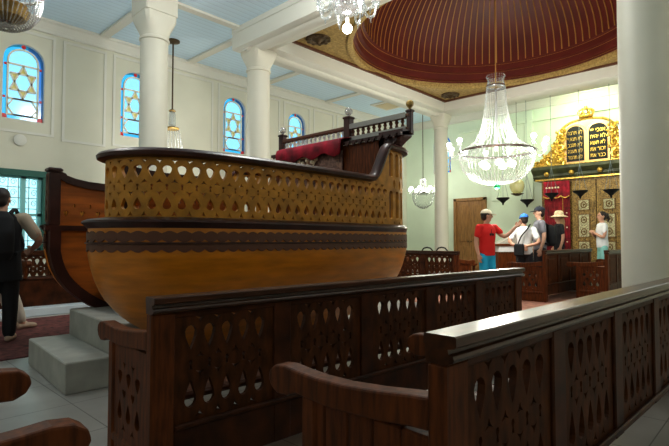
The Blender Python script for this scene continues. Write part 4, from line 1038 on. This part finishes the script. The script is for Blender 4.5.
    if pony: ell(h, (-.125, 0, 1.68), .045, .042, .045); limb(h, [(-.13, 0, 1.67), (-.16, 0, 1.6), (-.15, 0, 1.52)], [.03, .032, .015])
    h.xf(rt); fuse(h, 'hair', M[hair], t, .011)
    if hat:
        q = MB(); kind, hm = hat
        if kind == 'cap':
            m = 9; q.rings([[(-.01 + .112 * sin(a) * cos(2 * pi * j / 20), .094 * sin(a) * sin(2 * pi * j / 20), 1.695 + .085 * cos(a)) for j in range(20)] for a in [pi / 2 * (i + .08) / m for i in range(m + 1)][::-1]])
            q.prism([(.07 * 1, -.085), (.13, -.07), (.185, -.03), (.19, 0), (.185, .03), (.13, .07), (.07, .085), (.02, .09), (.02, -.09)], lambda u, v, w: (u, v, 1.690 - w - .22 * max(0, u - .08)), .012); q.ball((-.01, 0, 1.782), .01, 6)
        else:
            q.lathe([(.215, 1.655), (.225, 1.663), (.13, 1.705), (.116, 1.715), (.112, 1.77), (.09, 1.81), (.05, 1.828), (.01, 1.83)], (-.01, 0, 0), 24); 
        q.xf(rt).build('cap' if kind == 'cap' else 'sun_hat', M[hm], t, smooth=True)
    return t
V = Vector
person('guide in red t-shirt, turquoise shorts and cream cap, gesturing with one arm', (8.75, 4.28, .014), R(-112), 1.70, 'red_shirt', .55, 'turq', .86, 'hair_dark', ('cap', 'creamcap'),
       armL=((0, .195, 1.42), (.13, .33, 1.24), (.24, .52, 1.43)), hands=((.2, .3, .4), (0, 0, -1)), headturn=R(62))
sg = thing('sunglasses', "dark sunglasses hanging from the neck of the guide's red t-shirt", 'glasses', (8.75, 4.28, .014), R(-112))
for s in (1, -1): MB().lathe([(.018, 0), (.024, .004), (.018, .008)], n=10).xf(Matrix.Translation((.132, s * .028, 1.24)) @ Matrix.Rotation(pi / 2, 4, 'Y')).build('lens', M['blackmetal'], sg)
MB().tube([(.135, -.05, 1.255), (.138, 0, 1.26), (.135, .05, 1.255)], .004, 5).tube([(.135, .0, 1.25), (.125, .0, 1.34)], .004, 5).build('frame', M['blackmetal'], sg)
person('man in white shirt and bright blue cap seen from behind, hands clasped at his back', (10.42, 4.24, .014), R(20), 1.68, 'whitecloth', .7, 'darkpants', 1.9, 'hair_dark', ('cap', 'bluecap'),
       armL=((0, .195, 1.42), (-.12, .30, 1.14), (-.17, .07, 1.02)), armR=((0, -.195, 1.42), (-.12, -.30, 1.14), (-.17, -.05, 1.05)), hands=((0, -1, 0), (0, 1, 0)), headturn=R(20))
bg = thing('shoulder_bag', 'black shoulder bag on the back of the man in the white shirt', 'bag', (10.42, 4.24, .01), R(20))
MB().bbox((-.225, .0, .80), (-.155, .20, 1.06), .03).build('pouch', M['black'], bg)
MB().tube(catmull([(-.19, .12, 1.05), (-.155, .05, 1.22), (-.135, -.06, 1.36), (-.05, -.12, 1.47), (.06, -.10, 1.45), (.13, .02, 1.33)], 5), .014, 6).build('strap', M['black'], bg)
person('man in grey t-shirt and navy cap in profile facing the guide', (11.02, 4.14, .014), R(126), 1.86, 'greycloth', .6, 'darkpants', 1.9, 'hair_dark', ('cap', 'navycap'), skin='skin2')
bp = thing('backpack', 'black backpack worn by the man in the grey t-shirt', 'backpack', (11.02, 4.14, .014), R(126))
MB().rings([[(-.14 - .16 * f_, s * .15 * w_, 0) for s in (1,)] for f_, w_ in ()]) if False else None
fuse((lambda m: (torso(m, [(1.0, -.23, .07, .13), (1.05, -.24, .10, .16), (1.25, -.24, .105, .165), (1.42, -.22, .09, .14), (1.48, -.2, .05, .09)]), m)[1])(MB()), 'pack', M['black'], bp, .014)
for s in (1, -1): MB().tube(catmull([(-.17, s * .1, 1.45), (-.05, s * .13, 1.505), (.08, s * .13, 1.42), (.14, s * .13, 1.28), (.09, s * .18, 1.12), (-.14, s * .16, 1.04)], 5), .018, 6).build('strap', M['black'], bp)
person('woman in wide straw hat and black top with long fair hair', (12.12, 4.10, .145), R(128), 1.64, 'black', .6, 'darkpants', 1.9, 'hair_blond', ('straw', 'straw'), longhair=.30, femme=True, build=.92)
person('woman in white t-shirt and pale teal shorts with dark ponytail, arms folded', (12.42, 3.24, .145), R(124), 1.65, 'whitecloth', .6, 'tealcloth', .7, 'hair_dark', None, build=.90, pony=True, femme=True,
       armL=((0, .18, 1.42), (.05, .24, 1.14), (.20, .05, 1.24)), armR=((0, -.18, 1.42), (.04, -.24, 1.14), (.20, .0, 1.20)), hands=((.2, -.6, .4), (0, .6, .4)), headturn=R(8))
person('person at the left edge in beige shirt and black trousers, looking out of the window', (1.385, 6.44, .014), R(66), 1.70, 'beigecloth', .8, 'black', 1.95, 'hair_dark', None, skin='skin', build=1.08,
       armL=((0, .21, 1.42), (.04, .27, 1.14), (.26, .12, 1.12)), armR=((0, -.22, 1.42), (.0, -.37, 1.18), (.22, -.27, 1.06)), hands=((.4, -.5, .2), (.4, .5, .2)), feet=((-.04, .12), (.03, -.09)), headturn=R(-15), vest='black')
bp = thing('backpack', 'black backpack on the person by the bright window', 'backpack', (1.385, 6.44, .014), R(66))
fuse((lambda m: (torso(m, [(.92, -.2, .06, .13), (1.0, -.22, .10, .165), (1.22, -.23, .11, .17), (1.38, -.2, .09, .15), (1.45, -.17, .05, .09)]), m)[1])(MB()), 'pack', M['black'], bp, .014)
for s in (1, -1): MB().tube(catmull([(-.15, s * .1, 1.42), (-.04, s * .13, 1.475), (.09, s * .14, 1.40), (.14, s * .14, 1.24), (.09, s * .19, 1.06), (-.12, s * .16, .98)], 5), .022, 6).build('strap', M['black'], bp)
person('person in loose cream trousers mostly hidden behind the black-trousered one at left', (1.50, 7.30, .014), R(20), 1.52, 'darkpants', .8, 'creamcloth', 1.85, 'hair_dark', None, build=1.1, feet=((.36, .06), (.30, -.22)))

# ------------------------------------------------------------------ light
W = bpy.data.worlds.new('world'); SC.world = W; W.use_nodes = True
bgn = W.node_tree.nodes['Background']; bgn.inputs[0].default_value = (.82, .93, 1.0, 1); bgn.inputs[1].default_value = 1.5
def lamp(kind, name, loc, power, col=(1, 1, 1), size=.3, rot=(0, 0, 0), sy=None):
    l = bpy.data.lights.new(name, kind); l.energy = power; l.color = col
    o = bpy.data.objects.new(name, l); COL.objects.link(o); o.location = loc; o.rotation_euler = rot
    if kind == 'AREA':
        l.size = size
        if sy: l.shape = 'RECTANGLE'; l.size_y = sy
    else: l.shadow_soft_size = size
    return o
# bulbs of the lit chandeliers
lamp('POINT', 'chandelier_light', (DX, DY, 3.3), 130, (1, .97, .86), .25)
lamp('POINT', 'chandelier_light', (DX, DY, 2.12), 60, (1, .95, .84), .1)
for k in range(4): lamp('POINT', 'chandelier_arm_light', (DX + 1.05 * cos(k * pi / 2 + .5), DY + 1.05 * sin(k * pi / 2 + .5), 3.25), 45, (1, .97, .86), .08)
lamp('POINT', 'small_chandelier_light', (13.55, 8.83, 2.95), 40, (1, .98, .86), .3)
lamp('POINT', 'glass_chandelier_light', (4.42, 3.97, 5.0), 200, (1, .97, .9), .3)
lamp('POINT', 'pendant_light', (5.08, 9.2, 3.1), 30, (1, .98, .94), .15)
lamp('POINT', 'corner_chandelier_light', (1.26, 5.90, 4.45), 130, (1, .97, .92), .2)  # added fill above the unlit corner chandelier, brightens the ceiling
# fluorescent strip above the ark
lamp('AREA', 'ark_light', (13.5, 4.1, 4.9), 80, (.90, 1, .62), 2.4, (0, R(-40), 0), .25)
# added cool fill along the windowless right and back walls, outside the view
for x in (-1.5, 2.0, 5.0, 9.5, 12.5): lamp('AREA', 'window_daylight', (x, Y0 + .03, 3.9), (22, 10, 10, 70, 70)[[-1.5, 2.0, 5.0, 9.5, 12.5].index(x)], (.88, .96, 1), .9, (R(100), 0, 0), 1.6)
for y in (1.5, 4.5, 8): lamp('AREA', 'window_daylight', (X0 + .03, y, 3.4), 12, (.86, .95, 1), .9, (0, R(-90), 0), 1.6)
SC.view_settings.view_transform = 'Standard'; SC.view_settings.look = 'None'; SC.view_settings.exposure = .14; SC.view_settings.gamma = .87
try:
    SC.cycles.use_denoising = True; SC.cycles.max_bounces = 8; SC.cycles.transparent_max_bounces = 24; SC.cycles.sample_clamp_indirect = 4; SC.cycles.caustics_reflective = False; SC.cycles.caustics_refractive = False
except Exception: pass
